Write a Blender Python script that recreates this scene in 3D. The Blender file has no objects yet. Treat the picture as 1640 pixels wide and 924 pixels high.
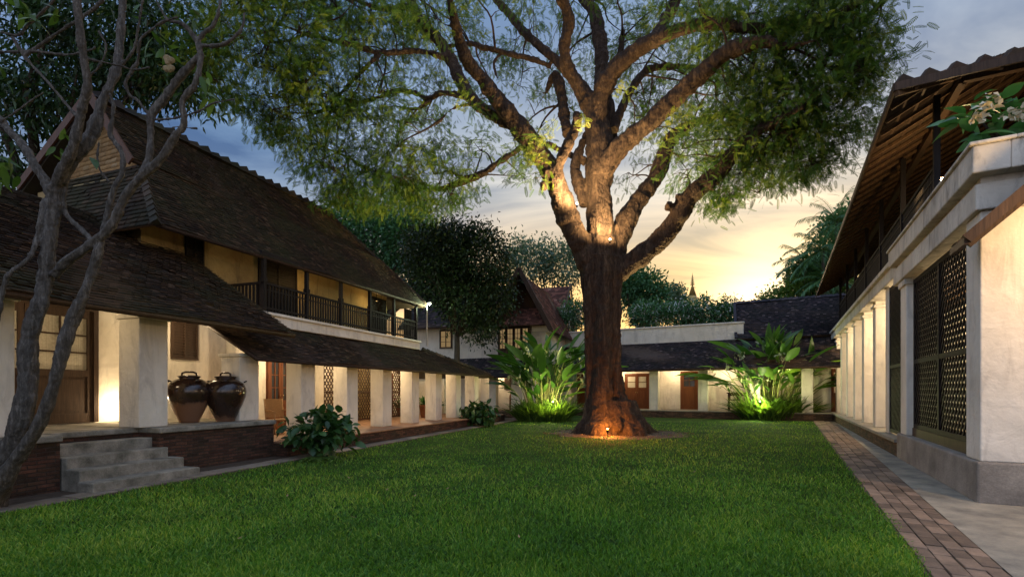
import bpy, math, random
import numpy as np
from mathutils import Vector, Matrix

random.seed(7)
RNG = np.random.default_rng(11)
PI = math.pi
SC = bpy.context.scene
COL = SC.collection

# ------------------------------------------------------------------ camera
FPX, CX, HV, EYE = 800.0, 820.0, 626.0, 1.6        # focal length and horizon in photo pixels, eye height
cam_data = bpy.data.cameras.new('camera')
cam_data.sensor_width = 36.0
cam_data.lens = 36.0 * FPX / 1640.0
cam_data.shift_y = (HV - 462.0) / 1640.0
cam_data.clip_start = 0.05
cam_data.clip_end = 2000.0
cam = bpy.data.objects.new('camera', cam_data)
COL.objects.link(cam)
cam.location = (0, 0, EYE)
cam.rotation_euler = (PI / 2, 0, 0)
SC.camera = cam

# ------------------------------------------------------------------ world: dusk sky
SUN_AZ = math.atan2(405.0, 800.0)                   # to the right of +Y
SUN_EL = math.radians(9.0)
SUN_DIR = Vector((math.sin(SUN_AZ) * math.cos(SUN_EL), math.cos(SUN_AZ) * math.cos(SUN_EL), math.sin(SUN_EL)))
world = bpy.data.worlds.new('World')
SC.world = world
world.use_nodes = True


def build_world():
    nt = world.node_tree
    nt.nodes.clear()
    N, L = nt.nodes.new, nt.links.new
    out = N('ShaderNodeOutputWorld')
    bg = N('ShaderNodeBackground')
    L(bg.outputs[0], out.inputs[0])
    bg.inputs[1].default_value = 1.0
    tc = N('ShaderNodeTexCoord')
    nrm = N('ShaderNodeVectorMath'); nrm.operation = 'NORMALIZE'
    L(tc.outputs['Generated'], nrm.inputs[0])
    D = nrm.outputs[0]
    sep = N('ShaderNodeSeparateXYZ'); L(D, sep.inputs[0])

    def math_(op, a, b=None, clamp=False):
        m = N('ShaderNodeMath'); m.operation = op; m.use_clamp = clamp
        for i, v in enumerate((a, b)):
            if v is None: continue
            if isinstance(v, (int, float)): m.inputs[i].default_value = v
            else: L(v, m.inputs[i])
        return m.outputs[0]

    def dot(vec):
        d = N('ShaderNodeVectorMath'); d.operation = 'DOT_PRODUCT'
        L(D, d.inputs[0]); d.inputs[1].default_value = vec
        return d.outputs['Value']

    def ramp(fac, stops):
        r = N('ShaderNodeValToRGB'); L(fac, r.inputs[0])
        e = r.color_ramp.elements
        while len(e) < len(stops): e.new(0.5)
        for el, (p, c) in zip(e, stops):
            el.position = p; el.color = (*c, 1)
        return r.outputs[0]

    def mix(fac, a, b, mode='MIX'):
        m = N('ShaderNodeMix'); m.data_type = 'RGBA'; m.blend_type = mode
        for s, v in ((0, fac), (6, a), (7, b)):
            if isinstance(v, (int, float)): m.inputs[s].default_value = v
            elif isinstance(v, tuple): m.inputs[s].default_value = (*v, 1)
            else: L(v, m.inputs[s])
        return m.outputs[2]

    z = math_('MAXIMUM', sep.outputs[2], 0.0)
    warm = ramp(z, [(0.0, (0.90, 0.48, 0.13)), (0.10, (0.76, 0.45, 0.125)), (0.22, (0.54, 0.385, 0.175)),
                    (0.36, (0.38, 0.39, 0.37)), (0.50, (0.24, 0.30, 0.38)), (0.62, (0.15, 0.23, 0.36))])
    cool = ramp(z, [(0.0, (0.50, 0.36, 0.22)), (0.12, (0.36, 0.32, 0.27)), (0.25, (0.18, 0.23, 0.30)),
                    (0.40, (0.09, 0.16, 0.28)), (0.60, (0.07, 0.14, 0.27))])
    hx, hy = math.sin(SUN_AZ), math.cos(SUN_AZ)
    hd = dot((hx, hy, 0.0))
    side = N('ShaderNodeMapRange'); side.interpolation_type = 'SMOOTHSTEP'
    L(hd, side.inputs[0]); side.inputs[1].default_value = 0.52; side.inputs[2].default_value = 0.93
    col = mix(side.outputs[0], cool, warm)
    # long horizontal cloud streaks
    den = math_('ADD', z, 0.12)
    px = math_('DIVIDE', sep.outputs[0], den); py = math_('DIVIDE', sep.outputs[1], den)
    cmb = N('ShaderNodeCombineXYZ'); L(math_('MULTIPLY', px, 0.55), cmb.inputs[0]); L(math_('MULTIPLY', py, 1.1), cmb.inputs[1])
    n1 = N('ShaderNodeTexNoise'); n1.inputs['Scale'].default_value = 1.3; n1.inputs['Detail'].default_value = 6
    n1.inputs['Roughness'].default_value = 0.55; n1.inputs['Distortion'].default_value = 0.9
    L(cmb.outputs[0], n1.inputs['Vector'])
    cl = ramp(n1.outputs[0], [(0.38, (0, 0, 0)), (0.62, (1, 1, 1))])
    dark = mix(1.0, col, (0.64, 0.67, 0.78), 'MULTIPLY')
    lite = mix(1.0, col, (1.75, 1.55, 1.36), 'MULTIPLY')
    col = mix(cl, dark, lite)
    # glow round the set sun
    sd = math_('MAXIMUM', dot(tuple(SUN_DIR)), 0.0)
    glow = math_('MULTIPLY', math_('POWER', sd, 320.0), 0.75)
    glow2 = math_('MULTIPLY', math_('POWER', sd, 30.0), 0.14)
    gc = mix(1.0, (1.0, 0.90, 0.66), glow, 'MULTIPLY')
    gc2 = mix(1.0, (1.0, 0.72, 0.30), glow2, 'MULTIPLY')
    col = mix(1.0, mix(1.0, col, gc, 'ADD'), gc2, 'ADD')
    # added cool fill: sky brightened opposite the sunset and overhead, out of view
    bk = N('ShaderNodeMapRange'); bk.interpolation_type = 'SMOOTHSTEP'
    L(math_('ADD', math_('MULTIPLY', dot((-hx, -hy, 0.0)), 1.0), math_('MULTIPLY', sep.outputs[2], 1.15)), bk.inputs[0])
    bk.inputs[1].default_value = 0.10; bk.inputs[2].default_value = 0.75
    sky_fill = mix(bk.outputs[0], (0.0, 0.0, 0.0), (0.36, 0.41, 0.55))
    col = mix(1.0, col, sky_fill, 'ADD')
    # a little physical sky underneath
    sky = N('ShaderNodeTexSky'); sky.sky_type = 'NISHITA'; sky.sun_disc = False
    sky.sun_elevation = SUN_EL; sky.sun_rotation = SUN_AZ
    sk = mix(1.0, sky.outputs[0], (0.006, 0.006, 0.006), 'MULTIPLY')
    col = mix(1.0, col, sk, 'ADD')
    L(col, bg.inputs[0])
    world.cycles.sampling_method = 'MANUAL'
    world.cycles.sample_map_resolution = 512


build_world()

sun_data = bpy.data.lights.new('evening_sun', 'SUN')
sun_data.energy = 0.35
sun_data.angle = math.radians(12)
sun_data.color = (1.0, 0.72, 0.42)
sun = bpy.data.objects.new('evening_sun', sun_data)
COL.objects.link(sun)
sun.rotation_euler = (-SUN_DIR).to_track_quat('-Z', 'Y').to_euler()

vs = SC.view_settings
SC.display_settings.display_device = 'sRGB'
vs.view_transform = 'Standard'
vs.look = 'None'
vs.exposure = 0.55
vs.gamma = 1.0
vs.use_curve_mapping = False
SC.render.engine = 'CYCLES'
cy = SC.cycles
cy.use_denoising = True
cy.max_bounces = 6
cy.diffuse_bounces = 3
cy.glossy_bounces = 2
cy.transmission_bounces = 3
cy.transparent_max_bounces = 6
cy.sample_clamp_indirect = 4.0
cy.sample_clamp_direct = 0.0
cy.caustics_reflective = False
cy.caustics_refractive = False


# ------------------------------------------------------------------ frames
class Frame:
    """x runs along ang-rotated axis, y is perpendicular (away from camera), in plan"""
    def __init__(self, xd, yd, o=(0, 0)):
        self.xd, self.yd, self.o = Vector(xd).normalized(), Vector(yd).normalized(), Vector(o)

    def P(self, a, b, z=0.0):
        p = self.o + self.xd * a + self.yd * b
        return Vector((p.x, p.y, z))

    def a_at(self, u, b):
        r = (u - CX) / FPX
        q = self.o + self.yd * b
        return (r * q.y - q.x) / (self.xd.x - r * self.xd.y)

    def b_at(self, u, a):
        r = (u - CX) / FPX
        q = self.o + self.xd * a
        return (r * q.y - q.x) / (self.yd.x - r * self.yd.y)

    def z_at(self, v, a, b):
        return EYE + (HV - v) / FPX * self.P(a, b).y

    def sub(self, a, b, xd, yd):
        """frame at (a,b) whose x and y directions are given in this frame"""
        o = self.P(a, b)
        X = self.xd * xd[0] + self.yd * xd[1]
        Y = self.xd * yd[0] + self.yd * yd[1]
        return Frame(X, Y, (o.x, o.y))


aL = math.atan2(270, 800)
aR = math.atan2(430, 800)
LF = Frame((math.cos(aL), -math.sin(aL)), (math.sin(aL), math.cos(aL)))
RF = Frame((math.cos(aR), -math.sin(aR)), (math.sin(aR), math.cos(aR)))
WF = Frame((1, 0), (0, 1))


def PX(u, v, Y):
    return Vector(((u - CX) / FPX * Y, Y, EYE + (HV - v) / FPX * Y))


# ------------------------------------------------------------------ objects
def link(o):
    COL.objects.link(o)
    return o


def empty(name, loc, label=None, cat=None, group=None):
    o = link(bpy.data.objects.new(name, None))
    o.location = loc
    o.empty_display_size = 0.2
    if label: o['label'] = label
    if cat: o['category'] = cat
    if group: o['group'] = group
    return o


def tag(o, label=None, cat=None, group=None, kind=None):
    if label: o['label'] = label
    if cat: o['category'] = cat
    if group: o['group'] = group
    if kind: o['kind'] = kind
    return o


def wloc(o):
    v = Vector((0, 0, 0))
    while o is not None:
        v += Vector(o.location)
        o = o.parent
    return v


class MB:
    def __init__(self):
        self.v, self.f, self.m, self.t = [], [], [], []
        self.tint = []
        self.cur = 0.5

    def add(self, verts, faces, mi=0):
        k = len(self.v)
        self.v += [tuple(p) for p in verts]
        self.f += [tuple(i + k for i in f) for f in faces]
        self.m += [mi] * len(faces)
        self.tint += [self.cur] * len(verts)

    def box(self, fr, a0, a1, b0, b1, z0, z1, mi=0):
        if a0 > a1: a0, a1 = a1, a0
        if b0 > b1: b0, b1 = b1, b0
        vs_ = [fr.P(a, b, z) for z in (z0, z1) for (a, b) in ((a0, b0), (a1, b0), (a1, b1), (a0, b1))]
        self.add(vs_, [(0, 3, 2, 1), (4, 5, 6, 7), (0, 1, 5, 4), (1, 2, 6, 5), (2, 3, 7, 6), (3, 0, 4, 7)], mi)

    def hexa(self, q, off, mi=0):
        """slab from 4 world points q, extruded by vector off"""
        vs_ = [Vector(p) for p in q] + [Vector(p) + Vector(off) for p in q]
        self.add(vs_, [(0, 3, 2, 1), (4, 5, 6, 7), (0, 1, 5, 4), (1, 2, 6, 5), (2, 3, 7, 6), (3, 0, 4, 7)], mi)

    def bar(self, p, q, w, h=None, up=(0, 0, 1), mi=0):
        """rectangular bar p->q"""
        h = w if h is None else h
        p, q = Vector(p), Vector(q)
        d = (q - p).normalized()
        s = d.cross(Vector(up))
        if s.length < 1e-4: s = d.cross(Vector((1, 0, 0)))
        s.normalize()
        t = s.cross(d).normalized()
        c = [(-w / 2, -h / 2), (w / 2, -h / 2), (w / 2, h / 2), (-w / 2, h / 2)]
        vs_ = [e + s * a + t * b for e in (p, q) for a, b in c]
        self.add(vs_, [(0, 1, 2, 3), (7, 6, 5, 4), (0, 4, 5, 1), (1, 5, 6, 2), (2, 6, 7, 3), (3, 7, 4, 0)], mi)

    def tube(self, pts, rad, n=8, cap=True, wob=None, mi=0):
        pts = [Vector(p) for p in pts]
        if isinstance(rad, (int, float)): rad = [rad] * len(pts)
        vs_, fs = [], []
        ref = None
        for i, p in enumerate(pts):
            d = (pts[min(i + 1, len(pts) - 1)] - pts[max(i - 1, 0)])
            if d.length < 1e-6: d = Vector((0, 0, 1))
            d.normalize()
            if ref is None:
                ref = d.cross(Vector((0.31, 0.77, 0.55)))
                if ref.length < 1e-3: ref = d.cross(Vector((1, 0, 0)))
                ref.normalize()
            else:
                ref = (ref - d * ref.dot(d))
                if ref.length < 1e-4: ref = d.orthogonal()
                ref.normalize()
            b = d.cross(ref)
            for k in range(n):
                a = 2 * PI * k / n
                r = rad[i] * (1 + (wob[i % len(wob)][k % n] if wob else 0))
                vs_.append(p + (ref * math.cos(a) + b * math.sin(a)) * r)
        for i in range(len(pts) - 1):
            for k in range(n):
                k2 = (k + 1) % n
                fs.append((i * n + k, i * n + k2, (i + 1) * n + k2, (i + 1) * n + k))
        if cap:
            fs.append(tuple(range(n - 1, -1, -1)))
            fs.append(tuple((len(pts) - 1) * n + k for k in range(n)))
        self.add(vs_, fs, mi)

    def lathe(self, c, prof, n=24, mi=0):
        """prof: list of (r, z)"""
        c = Vector(c)
        vs_, fs = [], []
        for r, z in prof:
            for k in range(n):
                a = 2 * PI * k / n
                vs_.append(c + Vector((r * math.cos(a), r * math.sin(a), z)))
        for i in range(len(prof) - 1):
            for k in range(n):
                k2 = (k + 1) % n
                fs.append((i * n + k, i * n + k2, (i + 1) * n + k2, (i + 1) * n + k))
        fs.append(tuple(range(n - 1, -1, -1)))
        fs.append(tuple((len(prof) - 1) * n + k for k in range(n)))
        self.add(vs_, fs, mi)

    def build(self, name, mat, parent=None, smooth=False, bevel=0.0, label=None):
        org = wloc(parent) if parent is not None else Vector((0, 0, 0))
        me = bpy.data.meshes.new(name)
        ox, oy, oz = org
        me.from_pydata([(x - ox, y - oy, z - oz) for x, y, z in self.v], [], self.f)
        mats = mat if isinstance(mat, (list, tuple)) else [mat]
        for m in mats: me.materials.append(m)
        if len(mats) > 1: me.polygons.foreach_set('material_index', self.m)
        at = me.attributes.new('tint', 'FLOAT', 'POINT')
        at.data.foreach_set('value', self.tint)
        if smooth: me.polygons.foreach_set('use_smooth', [True] * len(me.polygons))
        me.update()
        o = link(bpy.data.objects.new(name, me))
        if parent is not None: o.parent = parent
        if bevel:
            b = o.modifiers.new('bevel', 'BEVEL'); b.width = bevel; b.segments = 2
            b.limit_method = 'ANGLE'
        if label: o['label'] = label
        return o


def np_mesh(name, V, F, mat, parent=None, tint=None, smooth=False, mi=None):
    """V (n,3) float, F (m,k) int, all faces k-gons"""
    org = np.array(wloc(parent)) if parent is not None else np.zeros(3)
    me = bpy.data.meshes.new(name)
    V = np.ascontiguousarray(V - org, dtype=np.float32)
    F = np.ascontiguousarray(F, dtype=np.int32)
    k = F.shape[1]
    me.vertices.add(len(V)); me.vertices.foreach_set('co', V.ravel())
    me.loops.add(F.size); me.loops.foreach_set('vertex_index', F.ravel())
    me.polygons.add(len(F))
    me.polygons.foreach_set('loop_start', np.arange(0, F.size, k, dtype=np.int32))
    mats = mat if isinstance(mat, (list, tuple)) else [mat]
    for m in mats: me.materials.append(m)
    if mi is not None: me.polygons.foreach_set('material_index', np.asarray(mi, dtype=np.int32))
    me.update(calc_edges=True)
    if smooth: me.polygons.foreach_set('use_smooth', np.ones(len(F), dtype=bool))
    if tint is not None:
        at = me.attributes.new('tint', 'FLOAT', 'POINT')
        at.data.foreach_set('value', np.ascontiguousarray(tint, dtype=np.float32))
    o = link(bpy.data.objects.new(name, me))
    if parent is not None: o.parent = parent
    return o


# ------------------------------------------------------------------ materials
class NT:
    def __init__(self, name):
        self.mat = bpy.data.materials.new(name)
        self.mat.use_nodes = True
        self.nt = self.mat.node_tree
        self.nt.nodes.clear()
        self.out = self.N('ShaderNodeOutputMaterial')
        self.co = self.N('ShaderNodeTexCoord').outputs['Object']

    def N(self, t): return self.nt.nodes.new(t)
    def L(self, a, b): self.nt.links.new(a, b)

    def setv(self, s, v):
        if isinstance(v, (int, float)): s.default_value = v
        elif isinstance(v, tuple): s.default_value = (*v, 1) if len(v) == 3 and s.type == 'RGBA' else v
        else: self.L(v, s)

    def noise(self, scale, detail=4, rough=0.55, stretch=None, dist=0.0, vec=None):
        n = self.N('ShaderNodeTexNoise')
        n.inputs['Scale'].default_value = scale; n.inputs['Detail'].default_value = detail
        n.inputs['Roughness'].default_value = rough; n.inputs['Distortion'].default_value = dist
        v = vec or self.co
        if stretch:
            m = self.N('ShaderNodeMapping'); m.inputs['Scale'].default_value = stretch
            self.L(v, m.inputs[0]); v = m.outputs[0]
        self.L(v, n.inputs['Vector'])
        return n.outputs[0]

    def ramp(self, fac, stops, interp='LINEAR'):
        r = self.N('ShaderNodeValToRGB'); self.L(fac, r.inputs[0]); r.color_ramp.interpolation = interp
        e = r.color_ramp.elements
        while len(e) < len(stops): e.new(0.5)
        for el, (p, c) in zip(e, stops):
            el.position = p
            el.color = (*c, 1) if isinstance(c, tuple) else (c, c, c, 1)
        return r.outputs[0]

    def mix(self, fac, a, b, mode='MIX'):
        m = self.N('ShaderNodeMix'); m.data_type = 'RGBA'; m.blend_type = mode
        self.setv(m.inputs[0], fac); self.setv(m.inputs[6], a); self.setv(m.inputs[7], b)
        return m.outputs[2]

    def math(self, op, a, b=0.0, clamp=False):
        m = self.N('ShaderNodeMath'); m.operation = op; m.use_clamp = clamp
        self.setv(m.inputs[0], a); self.setv(m.inputs[1], b)
        return m.outputs[0]

    def attr(self, name='tint'):
        a = self.N('ShaderNodeAttribute'); a.attribute_name = name
        return a.outputs['Fac']

    def bump(self, h, strength=0.3, dist=0.02, prev=None):
        b = self.N('ShaderNodeBump'); b.inputs['Strength'].default_value = strength
        b.inputs['Distance'].default_value = dist
        self.L(h, b.inputs['Height'])
        if prev: self.L(prev, b.inputs['Normal'])
        return b.outputs[0]

    def principled(self, col, rough=0.8, normal=None, spec=0.3, metal=0.0, coat=0.0, emit=None, emit_s=0.0):
        p = self.N('ShaderNodeBsdfPrincipled')
        self.setv(p.inputs['Base Color'], col); self.setv(p.inputs['Roughness'], rough)
        p.inputs['Specular IOR Level'].default_value = spec
        p.inputs['Metallic'].default_value = metal
        p.inputs['Coat Weight'].default_value = coat
        if normal: self.L(normal, p.inputs['Normal'])
        if emit:
            p.inputs['Emission Color'].default_value = (*emit, 1); p.inputs['Emission Strength'].default_value = emit_s
        self.L(p.outputs[0], self.out.inputs[0])
        return p


def m_plaster(name, base, alt, stain=(0.25, 0.22, 0.18), stain_amt=0.35):
    t = NT(name)
    n = t.noise(0.9, 5, 0.6)
    c = t.mix(t.ramp(n, [(0.35, 0.0), (0.7, 1.0)]), base, alt)
    st = t.noise(2.4, 8, 0.72, (1.3, 1.3, 0.30), 0.8)
    c = t.mix(t.math('MULTIPLY', t.ramp(st, [(0.50, 0.0), (0.68, 1.0)]), stain_amt * 1.25), c, stain)
    fine = t.noise(60, 3, 0.7)
    c = t.mix(t.math('MULTIPLY', fine, 0.16), c, stain)
    # damp splash marks close to the ground
    z = t.N('ShaderNodeSeparateXYZ'); g = t.N('ShaderNodeNewGeometry'); t.L(g.outputs['Position'], z.inputs[0])
    low = t.math('SUBTRACT', 1.25, t.math('ADD', z.outputs[2], t.math('MULTIPLY', t.noise(3.0, 5, 0.7), 0.9)), True)
    c = t.mix(t.math('MULTIPLY', low, 0.55), c, (0.16, 0.14, 0.10))
    b1 = t.bump(t.noise(3.2, 3, 0.5, None, 0.3), 0.6, 0.06)
    b2 = t.bump(t.noise(38, 5, 0.7), 0.35, 0.012, b1)
    t.principled(c, 0.9, b2, 0.2)
    return t.mat


def m_noise(name, c1, c2, scale=4, rough=0.8, bs=30, bstr=0.3, bdist=0.01, stretch=None, spec=0.3, metal=0.0, coat=0.0, tint=0.0):
    t = NT(name)
    c = t.mix(t.ramp(t.noise(scale, 6, 0.65, stretch), [(0.3, 0.0), (0.7, 1.0)]), c1, c2)
    c = t.mix(0.55, c, t.ramp(t.noise(bs * 1.8, 4, 0.8), [(0.25, 0.55), (0.75, 1.45)]), 'MULTIPLY')
    if tint:
        c = t.mix(tint, c, t.ramp(t.attr(), [(0.0, 0.35), (1.0, 1.7)]), 'MULTIPLY')
    b = t.bump(t.noise(bs, 5, 0.65, stretch), bstr, bdist)
    t.principled(c, rough, b, spec, metal, coat)
    return t.mat


def m_wood(name, c1, c2, rough=0.55, axis=(18, 18, 1.2)):
    t = NT(name)
    g = t.noise(1.5, 7, 0.7, axis, 0.4)
    c = t.mix(t.ramp(g, [(0.3, 0.0), (0.68, 1.0)]), c1, c2)
    b = t.bump(g, 0.3, 0.006)
    t.principled(c, rough, b, 0.12)
    return t.mat


def m_tiles(name, cols, moss=(0.055, 0.065, 0.022), moss_amt=0.7, lichen=(0.22, 0.20, 0.17)):
    t = NT(name)
    c = t.ramp(t.attr(), [(0.0, cols[0]), (0.45, cols[1]), (0.78, cols[2]), (0.93, cols[3]), (1.0, cols[4])])
    pat = t.ramp(t.noise(0.55, 5, 0.62), [(0.42, 0.0), (0.66, 1.0)])
    c = t.mix(t.math('MULTIPLY', pat, moss_amt), c, moss)
    c = t.mix(t.math('MULTIPLY', t.ramp(t.noise(2.3, 6, 0.75), [(0.60, 0.0), (0.74, 1.0)]), 0.35), c, lichen)
    c = t.mix(0.8, c, t.ramp(t.noise(22, 4, 0.7), [(0.2, 0.55), (0.8, 1.35)]), 'MULTIPLY')
    b = t.bump(t.noise(45, 4, 0.7), 0.5, 0.01)
    t.principled(c, 0.85, b, 0.25)
    return t.mat


def m_brick(name, xd, c1, c2, mortar, scale=1.0, moss=0.4):
    """courses run along horizontal faces whatever way they face in the frame of direction xd"""
    t = NT(name)
    d1 = t.N('ShaderNodeVectorMath'); d1.operation = 'DOT_PRODUCT'; t.L(t.co, d1.inputs[0])
    d1.inputs[1].default_value = (xd.x - xd.y, xd.y + xd.x, 0)
    sp = t.N('ShaderNodeSeparateXYZ'); t.L(t.co, sp.inputs[0])
    cb = t.N('ShaderNodeCombineXYZ'); t.L(d1.outputs['Value'], cb.inputs[0])
    wav = t.math('MULTIPLY', t.noise(2.5, 2), 0.05)
    t.L(t.math('ADD', sp.outputs[2], wav), cb.inputs[1])
    br = t.N('ShaderNodeTexBrick'); t.L(cb.outputs[0], br.inputs['Vector'])
    br.inputs['Scale'].default_value = 1.0
    br.inputs['Brick Width'].default_value = 0.24 * scale; br.inputs['Row Height'].default_value = 0.062 * scale
    br.inputs['Mortar Size'].default_value = 0.010 * scale; br.inputs['Mortar Smooth'].default_value = 0.4
    br.inputs['Color1'].default_value = (0, 0, 0, 1); br.inputs['Color2'].default_value = (1, 1, 1, 1)
    br.inputs['Mortar'].default_value = (0.5, 0.5, 0.5, 1); br.inputs['Bias'].default_value = 0.0
    c = t.ramp(br.outputs['Color'], [(0.0, c1), (0.5, c2), (1.0, tuple(x * 1.5 for x in c2))])
    c = t.mix(t.math('MULTIPLY', t.ramp(t.noise(2.2, 6, 0.7), [(0.42, 0.0), (0.66, 1.0)]), moss), c, (0.035, 0.035, 0.018))
    c = t.mix(t.math('MULTIPLY', br.outputs['Fac'], 0.8), c, mortar)
    c = t.mix(0.8, c, t.ramp(t.noise(16, 5, 0.75), [(0.2, 0.5), (0.8, 1.4)]), 'MULTIPLY')
    h = t.math('SUBTRACT', t.math('MULTIPLY', t.noise(20, 5, 0.75), 0.7), br.outputs['Fac'])
    b = t.bump(h, 0.9, 0.03)
    t.principled(c, 0.9, b, 0.2)
    return t.mat


def m_leaf(name, dark, mid, light, trans=0.35, rough=0.5, spec=0.35):
    t = NT(name)
    c = t.ramp(t.attr(), [(0.0, dark), (0.5, mid), (1.0, light)])
    c = t.mix(0.5, c, t.ramp(t.noise(0.9, 3), [(0.3, 0.6), (0.7, 1.35)]), 'MULTIPLY')
    p = t.N('ShaderNodeBsdfPrincipled')
    t.L(c, p.inputs['Base Color']); p.inputs['Roughness'].default_value = rough
    p.inputs['Specular IOR Level'].default_value = spec
    tr = t.N('ShaderNodeBsdfTranslucent'); t.L(t.mix(1.0, c, (1.3, 1.25, 0.6), 'MULTIPLY'), tr.inputs[0])
    ms = t.N('ShaderNodeMixShader'); ms.inputs[0].default_value = trans
    t.L(p.outputs[0], ms.inputs[1]); t.L(tr.outputs[0], ms.inputs[2]); t.L(ms.outputs[0], t.out.inputs[0])
    return t.mat


def m_emit(name, col, s):
    t = NT(name)
    e = t.N('ShaderNodeEmission'); e.inputs[0].default_value = (*col, 1); e.inputs[1].default_value = s
    t.L(e.outputs[0], t.out.inputs[0])
    return t.mat


MAT = dict(
    plaster=m_plaster('lime_plaster', (0.74, 0.68, 0.57), (0.62, 0.56, 0.45)),
    plaster_r=m_plaster('lime_plaster_cool', (0.74, 0.69, 0.60), (0.60, 0.55, 0.46), (0.24, 0.21, 0.18), 0.30),
    ochre=m_plaster('ochre_plaster', (0.42, 0.32, 0.15), (0.27, 0.20, 0.10), (0.12, 0.09, 0.05), 0.6),
    trim=m_plaster('old_white_trim', (0.66, 0.61, 0.52), (0.46, 0.42, 0.35), (0.10, 0.09, 0.08), 0.5),
    concrete=m_noise('old_concrete', (0.30, 0.27, 0.22), (0.16, 0.15, 0.12), 3, 0.9, 30, 0.5, 0.02),
    step=m_noise('worn_concrete', (0.34, 0.31, 0.25), (0.075, 0.072, 0.052), 2.6, 0.9, 25, 0.5, 0.02),
    plinth=m_noise('grey_render', (0.30, 0.27, 0.23), (0.13, 0.115, 0.10), 1.6, 0.9, 22, 0.5, 0.02),
    floor=m_noise('terracotta_floor', (0.36, 0.20, 0.11), (0.22, 0.12, 0.07), 5, 0.6, 20, 0.2, 0.01),
    wood_dark=m_wood('dark_timber', (0.030, 0.020, 0.014), (0.075, 0.046, 0.030)),
    wood_black=m_wood('black_timber', (0.007, 0.006, 0.006), (0.020, 0.016, 0.015), 0.6),
    wood_door=m_wood('teak_door', (0.10, 0.048, 0.022), (0.20, 0.10, 0.046)),
    wood_red=m_wood('red_teak', (0.08, 0.026, 0.011), (0.155, 0.055, 0.022)),
    wood_lat=m_wood('lattice_teak', (0.028, 0.015, 0.009), (0.072, 0.037, 0.020)),
    rafter=m_wood('rafter_timber', (0.05, 0.030, 0.017), (0.13, 0.078, 0.042), 0.7, (14, 2, 2)),
    glass=m_noise('dark_glass', (0.02, 0.022, 0.028), (0.03, 0.032, 0.036), 3, 0.08, 5, 0.02, 0.01, None, 0.6),
    curtain=m_noise('white_curtain', (0.55, 0.50, 0.38), (0.38, 0.33, 0.25), 2, 0.9, 12, 0.6, 0.03, (30, 30, 0.4)),
    tiles_l=m_tiles('mossy_clay_tiles', [(0.012, 0.008, 0.006), (0.026, 0.016, 0.011), (0.042, 0.025, 0.016), (0.062, 0.036, 0.022), (0.10, 0.068, 0.047)], moss=(0.032, 0.038, 0.014), lichen=(0.09, 0.08, 0.065), moss_amt=0.6),
    tiles_b=m_tiles('blackened_clay_tiles', [(0.012, 0.011, 0.015), (0.026, 0.023, 0.030), (0.045, 0.034, 0.040), (0.075, 0.052, 0.055), (0.17, 0.13, 0.13)], moss_amt=0.15),
    tiles_m=m_tiles('red_clay_tiles', [(0.06, 0.025, 0.022), (0.12, 0.048, 0.040), (0.20, 0.08, 0.06), (0.27, 0.12, 0.09), (0.32, 0.2, 0.16)], moss_amt=0.2),
    tiles_g=m_tiles('pale_clay_tiles', [(0.28, 0.17, 0.08), (0.40, 0.25, 0.11), (0.34, 0.22, 0.11), (0.40, 0.28, 0.15), (0.44, 0.33, 0.2)], moss_amt=0.25),
    tiles_r=m_tiles('brown_clay_tiles', [(0.03, 0.016, 0.010), (0.06, 0.030, 0.018), (0.09, 0.046, 0.027), (0.22, 0.11, 0.065), (0.28, 0.17, 0.1)], moss_amt=0.2),
    bark=None,
)


def m_bark(name, c1, c2, c3, scale=1.0, bstr=1.0, bd=0.11):
    t = NT(name)
    n = t.noise(7 * scale, 8, 0.72, (1, 1, 0.16), 0.8)
    n2 = t.noise(20 * scale, 6, 0.78, (1, 1, 0.45), 0.3)
    v = t.N('ShaderNodeTexVoronoi'); v.feature = 'DISTANCE_TO_EDGE'; v.inputs['Scale'].default_value = 7 * scale
    m = t.N('ShaderNodeMapping'); m.inputs['Scale'].default_value = (1, 1, 0.35)
    nz = t.N('ShaderNodeTexNoise'); nz.inputs['Scale'].default_value = 4 * scale; t.L(t.co, nz.inputs['Vector'])
    mm = t.mix(0.12, t.co, nz.outputs[1], 'ADD')
    t.L(mm, m.inputs[0]); t.L(m.outputs[0], v.inputs['Vector'])
    crack = t.ramp(v.outputs['Distance'], [(0.0, 0.0), (0.12, 1.0)])
    c = t.ramp(n, [(0.28, c1), (0.5, c2), (0.74, c3)])
    c = t.mix(0.7, c, t.ramp(n2, [(0.25, 0.55), (0.75, 1.3)]), 'MULTIPLY')
    c = t.mix(t.math('MULTIPLY', t.math('SUBTRACT', 1.0, crack), 0.30), c, tuple(x * 0.5 for x in c1))
    h = t.math('ADD', t.math('MULTIPLY', n, 0.9), t.math('ADD', t.math('MULTIPLY', crack, 0.12), t.math('MULTIPLY', n2, 0.45)))
    t.principled(c, 0.9, t.bump(h, bstr, bd), 0.2)
    return t.mat


def ridges(n, rings, amp=.12):
    base = [random.uniform(-amp, amp) for _ in range(n)]
    ph = [random.uniform(0, 6.28) for _ in range(n)]
    return [[base[k] + amp * .5 * math.sin(ph[k] + i * .35) for k in range(n)] for i in range(rings)]


MAT['bark'] = m_bark('tamarind_bark', (0.014, 0.008, 0.005), (0.044, 0.026, 0.016), (0.125, 0.080, 0.047))
MAT['bark2'] = m_bark('frangipani_bark', (0.030, 0.026, 0.021), (0.075, 0.065, 0.054), (0.20, 0.18, 0.155), 3.2, 0.9, 0.014)
MAT['bark3'] = m_bark('dark_bark', (0.03, 0.025, 0.02), (0.07, 0.055, 0.04), (0.12, 0.10, 0.08))


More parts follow.
